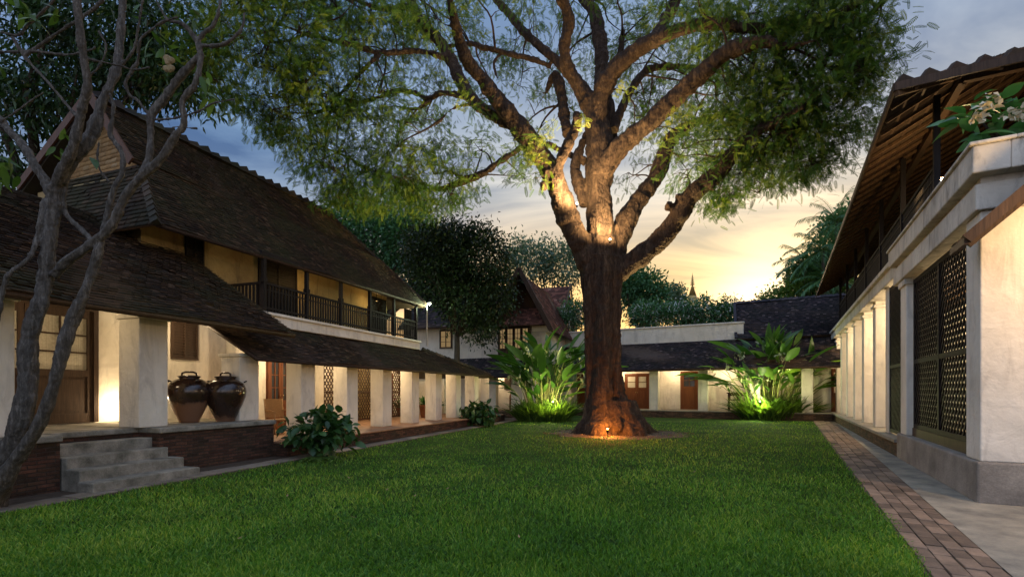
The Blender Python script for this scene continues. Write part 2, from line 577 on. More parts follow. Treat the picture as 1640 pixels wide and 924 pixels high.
# ------------------------------------------------------------------ tiled roof surfaces
def tiled(name, A, B, C, D, mat, parent, tw=0.17, ex=0.13, thick=0.028, slab=0.07, jitter=0.005, label=None, under=None):
    """A,B eave ends, D above A, C above B. One mesh: the slab and every tile laid on it."""
    A, B, C, D = [np.array(p, float) for p in (A, B, C, D)]
    nrm = np.cross(B - A, (D - A) if np.linalg.norm(D - A) > np.linalg.norm(C - B) else (C - B))
    nrm /= np.linalg.norm(nrm)
    if nrm[2] < 0: nrm = -nrm
    H = max(np.linalg.norm(D - A), np.linalg.norm(C - B))
    # length measured perpendicular to the eave
    e = (B - A) / np.linalg.norm(B - A)
    Hp = max(abs(np.linalg.norm((D - A) - e * np.dot(D - A, e))), 0.1)
    rows = max(2, int(round(Hp / ex)))
    V, F, T = [], [], []
    for i in range(rows):
        t0, t1 = i / rows, min((i + 1.35) / rows, 1.0)
        tm = (i + 0.5) / rows
        L0, R0 = A + (D - A) * t0, B + (C - B) * t0
        L1, R1 = A + (D - A) * t1, B + (C - B) * t1
        # tile joints line up on the eave direction
        x0, x1 = np.dot(A + (D - A) * tm - A, e), np.dot(B + (C - B) * tm - A, e)
        n = int((x1 - x0) / tw)
        if n < 1: continue
        xs = np.linspace(x0, x1, n + 1)
        if i % 2: xs = np.concatenate([[xs[0]], (xs[:-1] + xs[1:]) / 2, [xs[-1]]])
        up = (D - A) - e * np.dot(D - A, e)
        P0 = A + up * t0; P1 = A + up * t1
        xa, xb = xs[:-1] + 0.004, xs[1:] - 0.004
        k = len(xa)
        lift = thick * (1.25 + 0.22 * RNG.standard_normal(k)).clip(0.7, 1.9)
        jy = RNG.standard_normal(k) * jitter
        upn = up / np.linalg.norm(up)
        def pt(x, base, off, sh): return base[None, :] + e[None, :] * x[:, None] + nrm[None, :] * off[:, None] + upn[None, :] * sh[:, None]
        z = np.zeros(k)
        tl = RNG.standard_normal(k) * 0.002
        q0 = pt(xa, P0, lift + 0.006 + tl, jy); q1 = pt(xb, P0, lift + 0.006 - tl, jy)
        q2 = pt(xb, P1, z + 0.006, z); q3 = pt(xa, P1, z + 0.006, z)
        q4 = pt(xa, P0, lift - 0.016, jy); q5 = pt(xb, P0, lift - 0.016, jy)
        V.append(np.stack([q0, q1, q2, q3, q4, q5], 1).reshape(-1, 3))
        base = sum(len(v) for v in V[:-1])
        idx = base + np.arange(k)[:, None] * 6
        F.append(np.concatenate([idx + np.array([0, 1, 2, 3]), idx + np.array([4, 5, 1, 0])]))
        tt = RNG.random(k) ** 1.25
        T.append(np.repeat(tt, 6))
    V = np.concatenate(V); F = np.concatenate(F); T = np.concatenate(T)
    base = len(V)
    quad = np.array([A, B, C, D])
    # closed slab below the tiles
    V = np.concatenate([V, quad, quad - nrm * slab])
    sf = np.array([(0, 1, 2, 3), (7, 6, 5, 4), (0, 4, 5, 1), (1, 5, 6, 2), (2, 6, 7, 3), (3, 7, 4, 0)]) + base
    F = np.concatenate([F, sf]); T = np.concatenate([T, np.full(8, 0.3)])
    sag = 0.03 * np.sin(0.9 * V[:, 0] + 0.5 * V[:, 1]) * np.sin(0.8 * V[:, 1] + 1.0) + 0.014 * np.sin(2.3 * V[:, 0] + 1.7 * V[:, 1])
    V = V + nrm[None, :] * sag[:, None]
    mats = [mat, under or mat]
    mi = np.zeros(len(F), int); mi[-6:] = 1
    o = np_mesh(name, V, F, mats, parent, T, mi=mi)
    if label: o['label'] = label
    return o


def ridge(mb, p, q, w=0.16, step=0.28, tooth=0.05, rnd=None):
    p, q = Vector(p), Vector(q)
    L = (q - p).length
    d = (q - p).normalized()
    s = d.cross(Vector((0, 0, 1))).normalized()
    up = s.cross(d).normalized()
    n = max(1, int(L / step))
    for i in range(n):
        a = p + d * (L * i / n); b = p + d * (L * (i + 1.12) / n)
        h0, h1 = 0.05, 0.05 + tooth * random.uniform(0.7, 1.3)
        mb.cur = random.random()
        vs_ = [a - s * w - up * 0.08, a + up * h0, a + s * w - up * 0.08,
               b - s * w - up * 0.08 + up * 0.02, b + up * h1, b + s * w - up * 0.08 + up * 0.02,
               a - up * 0.1, b - up * 0.1]
        mb.add(vs_, [(0, 1, 4, 3), (1, 2, 5, 4), (0, 6, 1), (6, 2, 1), (3, 4, 7), (7, 4, 5), (0, 3, 7, 6), (6, 7, 5, 2)])
    mb.cur = 0.5


# ------------------------------------------------------------------ leaves
def leaf_template(length=1.0, width=0.4, seg=3, fold=0.15, droop=0.25):
    """lengthwise strip with a centre fold; +Y is the leaf direction, Z its face normal"""
    ts = np.linspace(0, 1, seg + 1)
    V, F = [], []
    for t in ts:
        w = width * 0.5 * math.sin(PI * min(max(t, 0.04), 0.985) ** 0.8) ** 0.8
        z = -droop * t * t
        V += [(-w, t * length, z + fold * w), (0, t * length, z), (w, t * length, z + fold * w)]
    for i in range(seg):
        a = i * 3
        F += [(a, a + 1, a + 4, a + 3), (a + 1, a + 2, a + 5, a + 4)]
    return np.array(V, float), np.array(F, int)


def diamond_template(width=0.4, fold=0.12):
    V = np.array([(0, 0, 0), (width / 2, 0.45, fold), (0, 1, -0.06), (-width / 2, 0.45, fold)], float)
    return V, np.array([(0, 1, 2, 3)])


def spray_template(pairs=8, leaflet=0.26, w=0.10):
    V, F = [], []
    for i in range(pairs):
        t = 0.12 + 0.86 * i / (pairs - 1)
        z = -0.16 * t * t
        for s in (-1, 1):
            ln = leaflet * (0.75 + 0.5 * math.sin(PI * t))
            dx, dy = s * 0.90, 0.44
            b = np.array([0, t, z]); tip = b + np.array([dx * ln, dy * ln, -0.04])
            mid = (b + tip) / 2
            px = np.array([-dy * s, abs(dx), 0]) * w * 0.5
            k = len(V)
            V += [b, mid + px, tip, mid - px]
            F.append((k, k + 1, k + 2, k + 3))
    # rachis
    k = len(V)
    V += [(-0.008, 0, 0), (0.008, 0, 0), (0.006, 1, -0.16), (-0.006, 1, -0.16)]
    F.append((k, k + 1, k + 2, k + 3))
    return np.array(V, float), np.array(F, int)


def scatter(name, pos, dirs, size, tmpl, mat, parent=None, tint=None, roll=1.0, up=(0, 0, 1)):
    """place the template at pos, its +Y along dirs, with its face turned mostly up"""
    tv, tf = tmpl
    n = len(pos)
    d = dirs / (np.linalg.norm(dirs, axis=1, keepdims=True) + 1e-9)
    up = np.broadcast_to(np.array(up, float), d.shape) + RNG.standard_normal(d.shape) * roll * 0.5
    x = np.cross(d, up); x /= (np.linalg.norm(x, axis=1, keepdims=True) + 1e-9)
    z = np.cross(x, d)
    if np.isscalar(size): size = np.full(n, size)
    R = np.stack([x, d, z], 1)                       # rows: local axes
    V = (tv[None] @ R) * size[:, None, None] + pos[:, None, :]
    k = len(tv)
    F = tf[None] + (np.arange(n) * k)[:, None, None]
    if tint is None: tint = RNG.random(n)
    return np_mesh(name, V.reshape(-1, 3), F.reshape(-1, tf.shape[1]), mat, parent, np.repeat(tint, k))


def in_sphere(n):
    v = RNG.standard_normal((n, 3)); v /= np.linalg.norm(v, axis=1, keepdims=True)
    return v * (RNG.random((n, 1)) ** (1 / 3))

# ================================================================== GROUND
def quadsheet(name, pts, mat, kind='structure', label=None):
    mb = MB(); mb.add(pts, [tuple(range(len(pts)))])
    o = mb.build(name, mat); o['kind'] = kind
    if label: o['label'] = label
    return o


def m_lawn():
    t = NT('lawn_soil')
    c = t.ramp(t.noise(0.7, 4), [(0.3, (0.022, 0.060, 0.008)), (0.5, (0.040, 0.085, 0.012)), (0.72, (0.070, 0.11, 0.018))])
    c = t.mix(0.8, c, t.ramp(t.noise(60, 6, 0.8), [(0.25, 0.35), (0.75, 1.7)]), 'MULTIPLY')
    c = t.mix(t.ramp(t.noise(9, 5, 0.7), [(0.64, 0.0), (0.80, 0.6)]), c, (0.10, 0.075, 0.03))
    t.principled(c, 0.95, t.bump(t.noise(45, 6, 0.85), 1.0, 0.08), 0.1)
    return t.mat


def m_earth(name, c1, c2):
    return m_noise(name, c1, c2, 6, 0.95, 40, 0.7, 0.03)


MAT['lawn'] = m_lawn()
MAT['earth'] = m_earth('bare_earth', (0.07, 0.055, 0.035), (0.13, 0.10, 0.065))
MAT['mulch'] = m_earth('leaf_litter_soil', (0.05, 0.036, 0.024), (0.11, 0.075, 0.048))
MAT['apron'] = m_noise('stained_concrete', (0.36, 0.32, 0.24), (0.13, 0.12, 0.10), 1.8, 0.9, 55, 0.5, 0.015)

quadsheet('ground', [(-400, -60, -0.06), (400, -60, -0.06), (400, 900, -0.06), (-400, 900, -0.06)], MAT['earth'])


def pathL(t): return 1.05 + 0.016 * t        # left edge of the brick path in RF
def pathR(t): return 1.58 + 0.030 * t


# the lawn with a gentle crown
def lawn_z(x, y):
    d = ((x - 1.0) / 13.0) ** 2 + ((y - 19.0) / 15.0) ** 2
    return 0.0


def build_lawn():
    pts = []
    lb = [LF.P(-8.3, s) for s in (-6, 0, 10, 20, 29)]
    rb = [RF.P(pathL(t), t) for t in (30.9, 20, 10, 0, -3)]
    back = [RF.P(-12, 31.2), RF.P(-6, 31.0)]
    pts = lb + back + rb
    return quadsheet('lawn', [(p.x, p.y, 0.0) for p in pts], MAT['lawn'])


build_lawn()

# stone edging path along the left building
o = MB(); o.box(LF, -9.5, -8.32, -4, 29, -0.055, 0.02)
tag(o.build('stone_path', MAT['mulch'], bevel=0.01), kind='structure')
mb = MB()
s = -3.0
while s < 28:
    l = random.uniform(0.45, 0.8); mb.cur = random.random()
    mb.box(LF, -8.78, -8.36 + random.uniform(-.02, .02), s, s + l - 0.02, -0.02, 0.035 + random.uniform(-.008, .01)); s += l
MAT['kerb'] = m_noise('kerb_stone', (0.24, 0.19, 0.14), (0.12, 0.10, 0.075), 3, 0.9, 30, 0.6, 0.02, tint=0.5)
tag(mb.build('stone_kerb', MAT['kerb'], bevel=0.012), kind='structure')

# brick path: real pavers
mb = MB()
t = -1.0
rows = 0
widths = 4
while t < 31.2:
    L_, R_ = pathL(t), pathR(t)
    L2, R2 = pathL(t + 0.32), pathR(t + 0.32)
    for k in range(widths):
        a0, a1 = L_ + (R_ - L_) * k / widths, L_ + (R_ - L_) * (k + 1) / widths
        off = 0.11 * (k % 2) + 0.05 * k
        g = 0.008 if k in (0, 3) else 0.006
        z = 0.028 + random.uniform(-0.006, 0.006)
        mb.cur = random.random()
        q = [RF.P(a0 + g, t + off + g, z + random.uniform(-.003, .003)), RF.P(a1 - g, t + off + g, z), RF.P(a1 - g, t + off + 0.32 - g, z + random.uniform(-.003, .003)), RF.P(a0 + g, t + off + 0.32 - g, z)]
        mb.hexa([(p.x, p.y, p.z - 0.07) for p in q], (0, 0, 0.07))
    t += 0.32
MAT['paver'] = m_noise('clay_pavers', (0.22, 0.15, 0.10), (0.12, 0.085, 0.06), 5, 0.9, 40, 0.6, 0.015, tint=0.65)
tag(mb.build('brick_path', MAT['paver'], bevel=0.006), kind='structure')
quadsheet('path_bed', [RF.P(pathL(-3) - .03, -3, .006), RF.P(pathR(-3), -3, .006), RF.P(pathR(31.4), 31.4, .006), RF.P(pathL(31.4) - .03, 31.4, .006)], MAT['earth'])
quadsheet('concrete_apron', [RF.P(pathR(-3) - .01, -3, .022), RF.P(14, -3, .022), RF.P(14, 9.6, .022), RF.P(2.6, 9.6, .022), RF.P(2.6, 31.5, .022), RF.P(pathR(31.5) - .01, 31.5, .022)], MAT['apron'])

TREE = PX(985, 693, 1.6 * 800 / 67.0); TREE.z = 0
mb = MB(); n = 48
pts = [(TREE.x + 0.05 + math.cos(2 * PI * k / n) * 2.5 * (1 + .07 * math.sin(5 * k)), TREE.y - 0.35 + math.sin(2 * PI * k / n) * 2.3 * (1 + .06 * math.cos(7 * k)), 0.006) for k in range(n)]
mb.add(pts, [tuple(range(n))])
tag(mb.build('earth_ring', MAT['mulch']), kind='structure')

# ================================================================== shared builders
def bar_grid(mb, fr, x0, x1, z0, z1, nx, nz, y, w=0.03, d=0.03):
    for i in range(nx + 1):
        x = x0 + (x1 - x0) * i / nx
        mb.box(fr, x - w / 2, x + w / 2, y, y + d, z0, z1)
    for j in range(nz + 1):
        z = z0 + (z1 - z0) * j / nz
        mb.box(fr, x0, x1, y + 0.003, y + d - 0.003, z - w / 2, z + w / 2)


def door(fr, x0, x1, z0, z1, parent, wood, leaves=2, glaze=(0.45, 0.95), panes=(2, 3), pane_mat='curtain', name='door', knobs=True):
    """a framed door standing 3 cm proud of the wall; fr: x along the wall, y outwards"""
    mb = MB()
    f = 0.09
    mb.box(fr, x0, x0 + f, 0.0, 0.10, z0, z1); mb.box(fr, x1 - f, x1, 0.0, 0.10, z0, z1)
    mb.box(fr, x0 + f, x1 - f, 0.0, 0.10, z1 - f, z1); mb.box(fr, x0 + f, x1 - f, 0.0, 0.06, z0, z0 + 0.04)
    h = z1 - z0 - f - 0.04
    zb = z0 + 0.04
    lw = (x1 - x0 - 2 * f) / leaves
    glass = []
    for i in range(leaves):
        a, b = x0 + f + lw * i + 0.006, x0 + f + lw * (i + 1) - 0.006
        st = min(0.10, lw * 0.16)
        mb.box(fr, a, a + st, 0.015, 0.06, zb, zb + h); mb.box(fr, b - st, b, 0.015, 0.06, zb, zb + h)
        g0, g1 = zb + h * glaze[0], zb + h * glaze[1]
        for (q0, q1) in ((zb, zb + 0.16), (g0 - 0.14, g0), (g1, zb + h)):
            mb.box(fr, a + st, b - st, 0.017, 0.058, q0, q1)
        mb.box(fr, a + st, b - st, 0.022, 0.036, zb + 0.16, g0 - 0.14)            # lower panel
        mb.box(fr, a + st + 0.06, b - st - 0.06, 0.036, 0.050, zb + 0.22, g0 - 0.20)
        if glaze[1] > glaze[0]:
            glass.append((a + st, b - st, g0, g1))
            for c in range(1, panes[0]):
                x = a + st + (b - a - 2 * st) * c / panes[0]
                mb.box(fr, x - 0.012, x + 0.012, 0.022, 0.052, g0, g1)
            for c in range(1, panes[1]):
                z = g0 + (g1 - g0) * c / panes[1]
                mb.box(fr, a + st, b - st, 0.024, 0.050, z - 0.015, z + 0.015)
    o = mb.build(name, wood, parent)
    for (a, b, g0, g1) in glass:
        p = MB(); p.box(fr, a, b, 0.012, 0.020, g0, g1); p.build('pane', MAT[pane_mat], o)
    if knobs and leaves == 2:
        xm = (x0 + x1) / 2
        for sx in (-1, 1):
            k = MB(); c = fr.P(xm + sx * 0.06, 0.075, z0 + (z1 - z0) * 0.46)
            k.lathe(c - Vector((0, 0, 0.02)), [(0.004, 0), (0.022, 0.006), (0.028, 0.02), (0.022, 0.034), (0.004, 0.04)], 10)
            k.build('handle', MAT['brass'], o, smooth=True)
    return o


def window(fr, x0, x1, z0, z1, parent, wood, cols=2, nx=2, nz=3, pane_mat='glass', f=0.07, frame_name='window'):
    mb = MB()
    mb.box(fr, x0 - f, x1 + f, 0, 0.08, z0 - f, z0); mb.box(fr, x0 - f, x1 + f, 0, 0.08, z1, z1 + f)
    mb.box(fr, x0 - f, x0, 0, 0.08, z0, z1); mb.box(fr, x1, x1 + f, 0, 0.08, z0, z1)
    for i in range(cols):
        a, b = x0 + (x1 - x0) * i / cols, x0 + (x1 - x0) * (i + 1) / cols
        bar_grid(mb, fr, a + 0.02, b - 0.02, z0 + 0.02, z1 - 0.02, nx, nz, 0.03, 0.025, 0.03)
    o = mb.build(frame_name, wood, parent)
    p = MB(); p.box(fr, x0, x1, 0.010, 0.018, z0, z1); p.build('pane', MAT[pane_mat], o)
    return o


def shutters(fr, x0, x1, z0, z1, parent, wood):
    mb = MB()
    mb.box(fr, x0, x1, 0.0, 0.02, z0, z1)
    f = 0.05
    mb.box(fr, x0, x0 + f, 0.02, 0.06, z0, z1); mb.box(fr, x1 - f, x1, 0.02, 0.06, z0, z1)
    mb.box(fr, x0 + f, x1 - f, 0.02, 0.06, z0, z0 + f); mb.box(fr, x0 + f, x1 - f, 0.02, 0.06, z1 - f, z1)
    xm = (x0 + x1) / 2
    mb.box(fr, xm - 0.025, xm + 0.025, 0.02, 0.055, z0 + f, z1 - f)
    n = int((z1 - z0 - 2 * f) / 0.07)
    for i in range(n):
        z = z0 + f + (z1 - z0 - 2 * f) * (i + 0.5) / n
        for a, b in ((x0 + f, xm - 0.025), (xm + 0.025, x1 - f)):
            mb.box(fr, a, b, 0.02, 0.045, z - 0.022, z + 0.012)
    return mb.build('window_shutter', wood, parent)


def lattice(fr, x0, x1, z0, z1, parent, wood, pitch=0.16, w=0.03, y=0.0, name='lattice_screen', ratio=1.35, frame=0.06, mids=(), posts=()):
    mb = MB()
    mb.box(fr, x0, x0 + frame, y - 0.02, y + 0.05, z0, z1); mb.box(fr, x1 - frame, x1, y - 0.02, y + 0.05, z0, z1)
    mb.box(fr, x0 + frame, x1 - frame, y - 0.02, y + 0.05, z0, z0 + frame); mb.box(fr, x0 + frame, x1 - frame, y - 0.02, y + 0.05, z1 - frame, z1)
    for zm in mids: mb.box(fr, x0 + frame, x1 - frame, y - 0.022, y + 0.052, zm - frame / 2, zm + frame / 2)
    for xm in posts: mb.box(fr, xm - frame * .6, xm + frame * .6, y - 0.024, y + 0.056, z0 + frame, z1 - frame)
    X0, X1, Z0, Z1 = x0 + frame, x1 - frame, z0 + frame, z1 - frame
    for sgn, yy in ((1, y), (-1, y + 0.018)):
        # lines z = sgn*ratio*x + c
        cs = np.arange(-40, 40, pitch * math.sqrt(1 + ratio ** 2))
        for c in cs:
            c2 = c + Z0
            ptsx = []
            xa, xb = X0, X1
            za, zb = sgn * ratio * (xa - X0) + c2, sgn * ratio * (xb - X0) + c2
            # clip in z
            def at(z): return X0 + (z - c2) / (sgn * ratio)
            lo, hi = xa, xb
            e0, e1 = sorted((at(Z0), at(Z1)))
            lo, hi = max(lo, e0), min(hi, e1)
            if hi - lo < 0.03: continue
            p = fr.P(lo, yy + 0.009, sgn * ratio * (lo - X0) + c2); q = fr.P(hi, yy + 0.009, sgn * ratio * (hi - X0) + c2)
            yd = fr.yd
            mb.bar(p, q, 0.016, w, up=(-fr.xd.x * sgn * ratio, -fr.xd.y * sgn * ratio, 1.0))
    return mb.build(name, wood, parent)


MAT['brass'] = m_noise('aged_brass', (0.40, 0.30, 0.14), (0.25, 0.18, 0.09), 8, 0.35, 20, 0.1, 0.003, metal=0.9)
MAT['brick_l'] = m_brick('old_brick_left', LF.yd, (0.034, 0.016, 0.011), (0.095, 0.042, 0.026), (0.045, 0.036, 0.028), 1.0, 0.7)
MAT['brick_r'] = m_brick('old_brick_back', RF.xd, (0.05, 0.028, 0.020), (0.12, 0.065, 0.040), (0.045, 0.038, 0.03), 1.0, 0.8)
MAT['lit_curtain'] = m_emit('lit_curtain', (1.0, 0.66, 0.30), 0.16)

# ================================================================== LEFT BUILDING
LB = empty('courtyard_house', LF.P(-12, 10, 0), 'long two-storey whitewashed house with steep mossy tile roof and timber balcony', 'house')
WL = LF.sub(-12.3, 0, (0, 1), (1, 0))          # ground floor wall facing the lawn: x = s, y = outwards
WU = LF.sub(-12.4, 0, (0, 1), (1, 0))

mb = MB(); mb.box(LF, -12.6, -12.3, -4, 14.9, 0.36, 3.5); mb.box(LF, -12.3, -11.95, 10.9, 11.5, 0.36, 3.4)
mb.box(LF, -14.6, -14.3, 9, 25, 0.36, 3.45); mb.box(LF, -14.3, -12.31, 14.86, 15.05, 0.36, 3.45); mb.box(LF, -12.6, -12.3, 20.75, 20.95, 0.36, 3.45)
mb.box(LF, -14.3, -12.3, 24.8, 25, 0.36, 3.3)
mb.box(LF, -16.9, -12.62, -4, -3.8, 0.0, 5.6)
mb.build('ground_floor_wall', MAT['plaster'], LB, bevel=0.02)
mb = MB(); mb.box(LF, -12.7, -12.4, 8.6, 19.3, 3.2, 6.6); mb.box(LF, -16.3, -12.7, 19.0, 19.3, 0.3, 6.2); mb.box(LF, -16.3, -12.7, 8.6, 8.75, 4.6, 6.9)
mb.box(LF, -16.5, -16.3, 8.6, 19.3, 0.0, 6.4)
mb.build('upper_wall', MAT['ochre'], LB, bevel=0.015)

# raised porch
mb = MB(); mb.box(LF, -12.3, -9.34, 6.82, 9.62, 0, 0.80); mb.box(LF, -12.3, -9.3, -4, 5.2, 0, 0.80); mb.box(LF, -12.3, -9.9, 5.2, 6.82, 0, 0.80)
mb.build('porch_base', MAT['brick_l'], LB)
mb = MB(); mb.box(LF, -12.3, -9.29, 6.80, 9.66, 0.80, 0.90); mb.box(LF, -12.3, -9.25, -4, 5.22, 0.80, 0.90); mb.box(LF, -12.3, -9.86, 5.22, 6.80, 0.80, 0.897)
mb.build('porch_floor', MAT['step'], LB, bevel=0.02)
for k in range(4):
    mb = MB(); z = 0.72 - 0.18 * k; n0 = -9.86 + 0.33 * k
    mb.box(LF, n0 - 0.04, n0 + 0.33, 5.24 - 0.012 * k, 6.83 + 0.06 * k, -0.02, z)
    mb.build('step', MAT['step'], LB, bevel=0.018)
for k in range(2):
    mb = MB(); c = 4.25 + 0.26 * k
    mb.box(LF, -9.3, -9.275, c, c + 0.2, 0.58, 0.78)
    for i in range(3):
        for j in range(2):
            mb.box(LF, -9.276, -9.268, c + 0.025 + 0.06 * i, c + 0.055 + 0.06 * i, 0.62 + 0.07 * j, 0.66 + 0.07 * j, 1)
    mb.build('vent_tile', [MAT['concrete'], MAT['wood_black']], LB)
for s1 in (2.4, 4.84, 7.26, 9.53):
    zt = 2.40 if s1 > 9 else 2.98
    mb = MB(); mb.box(LF, -10.27, -9.70, s1 - 0.56, s1, 0.9, zt); mb.box(LF, -10.32, -9.65, s1 - 0.61, s1 + 0.05, zt, zt + .08)
    if s1 < 9: mb.box(LF, -10.25, -9.72, s1 - 0.54, s1 - 0.02, 3.06, 3.40)
    mb.build('porch_pillar', MAT['plaster'], LB, bevel=0.02)
mb = MB(); mb.box(LF, -10.12, -9.86, -3, 8.9, 3.17, 3.36)
mb.build('porch_beam', MAT['wood_dark'], LB)

# arcade
mb = MB(); mb.box(LF, -14.3, -8.92, 9.62, 25.2, 0, 0.33)
mb.build('arcade_base', MAT['brick_l'], LB)
mb = MB(); mb.box(LF, -14.3, -8.88, 9.67, 25.24, 0.33, 0.37)
mb.build('arcade_floor', MAT['floor'], LB, bevel=0.01)
for i in range(7):
    s1 = 11.5 + 1.96 * i
    if i == 6: s1 = 23.45
    mb = MB(); mb.box(LF, -10.22, -9.70, s1 - 0.54, s1, 0.37, 2.52)
    mb.build('arcade_column', MAT['plaster'], LB, bevel=0.018)
mb = MB(); mb.box(LF, -10.1, -9.88, 10.0, 24.0, 2.50, 2.60)
mb.build('arcade_beam', MAT['wood_dark'], LB)
# doors and openings of the ground floor
door(WL, 4.95, 7.55, 0.92, 3.42, LB, MAT['wood_dark'], 2, (0.46, 0.93), (2, 3))
door(WL, 2.1, 4.0, 0.92, 3.42, LB, MAT['wood_dark'], 2, (0.46, 0.93), (2, 3))
shutters(WL, 9.26, 10.0, 2.42, 3.40, LB, MAT['wood_dark'])
door(WL, 12.35, 13.5, 0.38, 2.72, LB, MAT['wood_red'], 2, (0.40, 0.95), (2, 3), 'glass')
for a, b in ((15.06, 16.95), (17.0, 18.85), (18.9, 20.74)):
    lattice(WL, a, b, 0.42, 2.70, LB, MAT['wood_lat'], 0.135, 0.034, -0.1, mids=(1.55,))
IW = LF.sub(-14.3, 0, (0, 1), (1, 0))
door(IW, 21.6, 22.7, 0.38, 2.5, LB, MAT['wood_red'], 2, (0.45, 0.95), (1, 3), 'glass')
shutters(IW, 23.4, 24.2, 1.4, 2.4, LB, MAT['wood_dark'])

# upper storey openings and balcony
def sU(u): return LF.b_at(u, -12.4)
def sB(u): return LF.b_at(u, -11.0)
shutters(WU, sU(431) - .45, sU(474), 3.85, 5.75, LB, MAT['wood_black'])
shutters(WU, sU(593), sU(617), 3.85, 5.6, LB, MAT['wood_black'])
shutters(WU, sU(647), sU(657.5), 3.95, 5.5, LB, MAT['wood_black'])
shutters(WU, sU(296), sU(325), 4.9, 5.9, LB, MAT['wood_black'])
mb = MB(); mb.box(LF, -12.4, -11.0, 10.9, 19.75, 3.44, 3.74); mb.box(LF, -12.4, -10.94, 10.85, 19.8, 3.74, 3.82)
mb.build('balcony_floor', MAT['plaster'], LB, bevel=0.015)
posts = [11.05, 12.75, 14.4, 16.1, 17.75, 19.55]
for s1 in posts:
    mb = MB(); mb.box(LF, -11.13, -11.03, s1 - 0.05, s1 + 0.05, 3.82, 5.42)
    mb.box(LF, -11.15, -11.01, s1 - 0.07, s1 + 0.07, 4.66, 4.78)
    mb.build('balcony_post', MAT['wood_black'], LB)
for i in range(5):
    a, b = posts[i] + 0.05, posts[i + 1] - 0.05
    mb = MB()
    mb.box(LF, -11.12, -11.04, a, b, 4.60, 4.66); mb.box(LF, -11.11, -11.05, a, b, 3.92, 3.97)
    mb.box(LF, -11.10, -11.06, a, b, 4.44, 4.47)
    n = int((b - a) / 0.115)
    for k in range(1, n):
        x = a + (b - a) * k / n
        mb.box(LF, -11.098, -11.062, x - 0.022, x + 0.022, 3.86, 4.60)
    mb.build('balustrade', MAT['wood_black'], LB)
mb = MB()
mb.box(LF, -11.12, -11.04, 11.0, 11.08, 4.60, 4.66)
for k in range(10): mb.box(LF, -12.35 + k * .13, -12.31 + k * .13, 11.0, 11.05, 3.86, 4.6)
mb.box(LF, -12.39, -11.12, 10.98, 11.07, 4.6, 4.66)
mb.build('balustrade', MAT['wood_black'], LB)
mb = MB(); mb.box(LF, -11.16, -11.0, 10.9, 19.7, 5.36, 5.50)
mb.build('balcony_beam', MAT['wood_black'], LB)

# roofs
T1 = MAT['tiles_l']
P = LF.P
tiled('porch_roof', P(-9.0, -4, 3.0), P(-9.0, 10.0, 3.0), P(-13.7, 10.0, 5.95), P(-13.7, -4, 5.95), T1, LB, 0.15, 0.115, 0.034, 0.09, under=MAT['wood_dark'])
mb = MB(); mb.hexa([P(-13.7, -4, 5.93), P(-13.7, 8.4, 5.93), P(-16.6, 8.4, 4.2), P(-16.6, -4, 4.2)], (0, 0, -0.1)); mb.build('porch_roof_back', T1, LB)
tiled('arcade_roof', P(-9.2, 9.0, 2.37), P(-9.2, 24.3, 2.37), P(-11.25, 20.3, 3.47), P(-11.25, 9.0, 3.47), T1, LB, 0.14, 0.10, 0.026, 0.08, under=MAT['wood_dark'])
tiled('arcade_hip', P(-9.2, 24.3, 2.36), P(-15.2, 24.3, 2.36), P(-13.2, 20.3, 3.46), P(-11.25, 20.3, 3.46), T1, LB, 0.17, 0.13, 0.03, 0.08, under=MAT['wood_dark'])
mb = MB(); ridge(mb, P(-9.3, 24.1, 2.46), P(-11.2, 20.4, 3.52), 0.12, 0.25, 0.04); mb.build('roof_ridge', T1, LB)
mb = MB(); mb.hexa([P(-11.25, 20.3, 3.46), P(-13.2, 20.3, 3.46), P(-13.2, 19.3, 3.46), P(-11.25, 19.3, 3.46)], (0, 0, -0.1)); mb.build('roof_cap', T1, LB)
# main roof
tiled('main_roof_lower', P(-11.1, 8.05, 5.32), P(-10.75, 19.95, 5.40), P(-12.42, 18.55, 7.16), P(-12.5, 8.72, 7.16), T1, LB, 0.13, 0.095, 0.030, 0.09, under=MAT['wood_dark'])
tiled('main_roof_upper', P(-12.36, 8.35, 7.10), P(-12.34, 18.6, 7.10), P(-13.8, 17.3, 8.85), P(-13.8, 8.35, 8.85), T1, LB, 0.13, 0.095, 0.030, 0.09, under=MAT['wood_dark'])
tiled('main_roof_hip', P(-10.75, 19.95, 5.38), P(-16.9, 19.95, 5.38), P(-13.85, 17.3, 8.83), P(-13.78, 17.3, 8.83), T1, LB, 0.2, 0.15, 0.03, 0.09, under=MAT['wood_dark'])
tiled('roof_skirt', P(-16.9, 8.05, 5.32), P(-11.1, 8.05, 5.32), P(-12.5, 8.72, 7.15), P(-15.6, 8.72, 7.15), MAT['tiles_l'], LB, 0.2, 0.12, 0.03, 0.06, under=MAT['wood_dark'])
tiled('gable_cladding', P(-16.3, 8.74, 6.9), P(-12.42, 8.74, 7.05), P(-13.75, 8.86, 8.7), P(-13.85, 8.86, 8.7), MAT['tiles_g'], LB, 0.2, 0.12, 0.016, 0.04)
mb = MB(); mb.hexa([P(-13.8, 8.35, 8.84), P(-13.8, 17.3, 8.84), P(-17.1, 19.9, 5.4), P(-17.1, 8.35, 6.5)], (0, 0, -0.12)); mb.build('main_roof_back', T1, LB)
mb = MB()
mb.bar(P(-13.8, 8.30, 8.92), P(-12.30, 8.30, 7.02), 0.05, 0.20); mb.bar(P(-13.8, 8.30, 8.90), P(-16.55, 8.30, 6.95), 0.05, 0.20)
mb.build('barge_board', m_wood('red_barge', (0.05, 0.025, 0.016), (0.11, 0.055, 0.032)), LB)
mb = MB(); ridge(mb, P(-13.8, 8.3, 8.93), P(-13.8, 17.35, 8.93), 0.16, 0.36, 0.15); mb.build('roof_ridge', T1, LB)
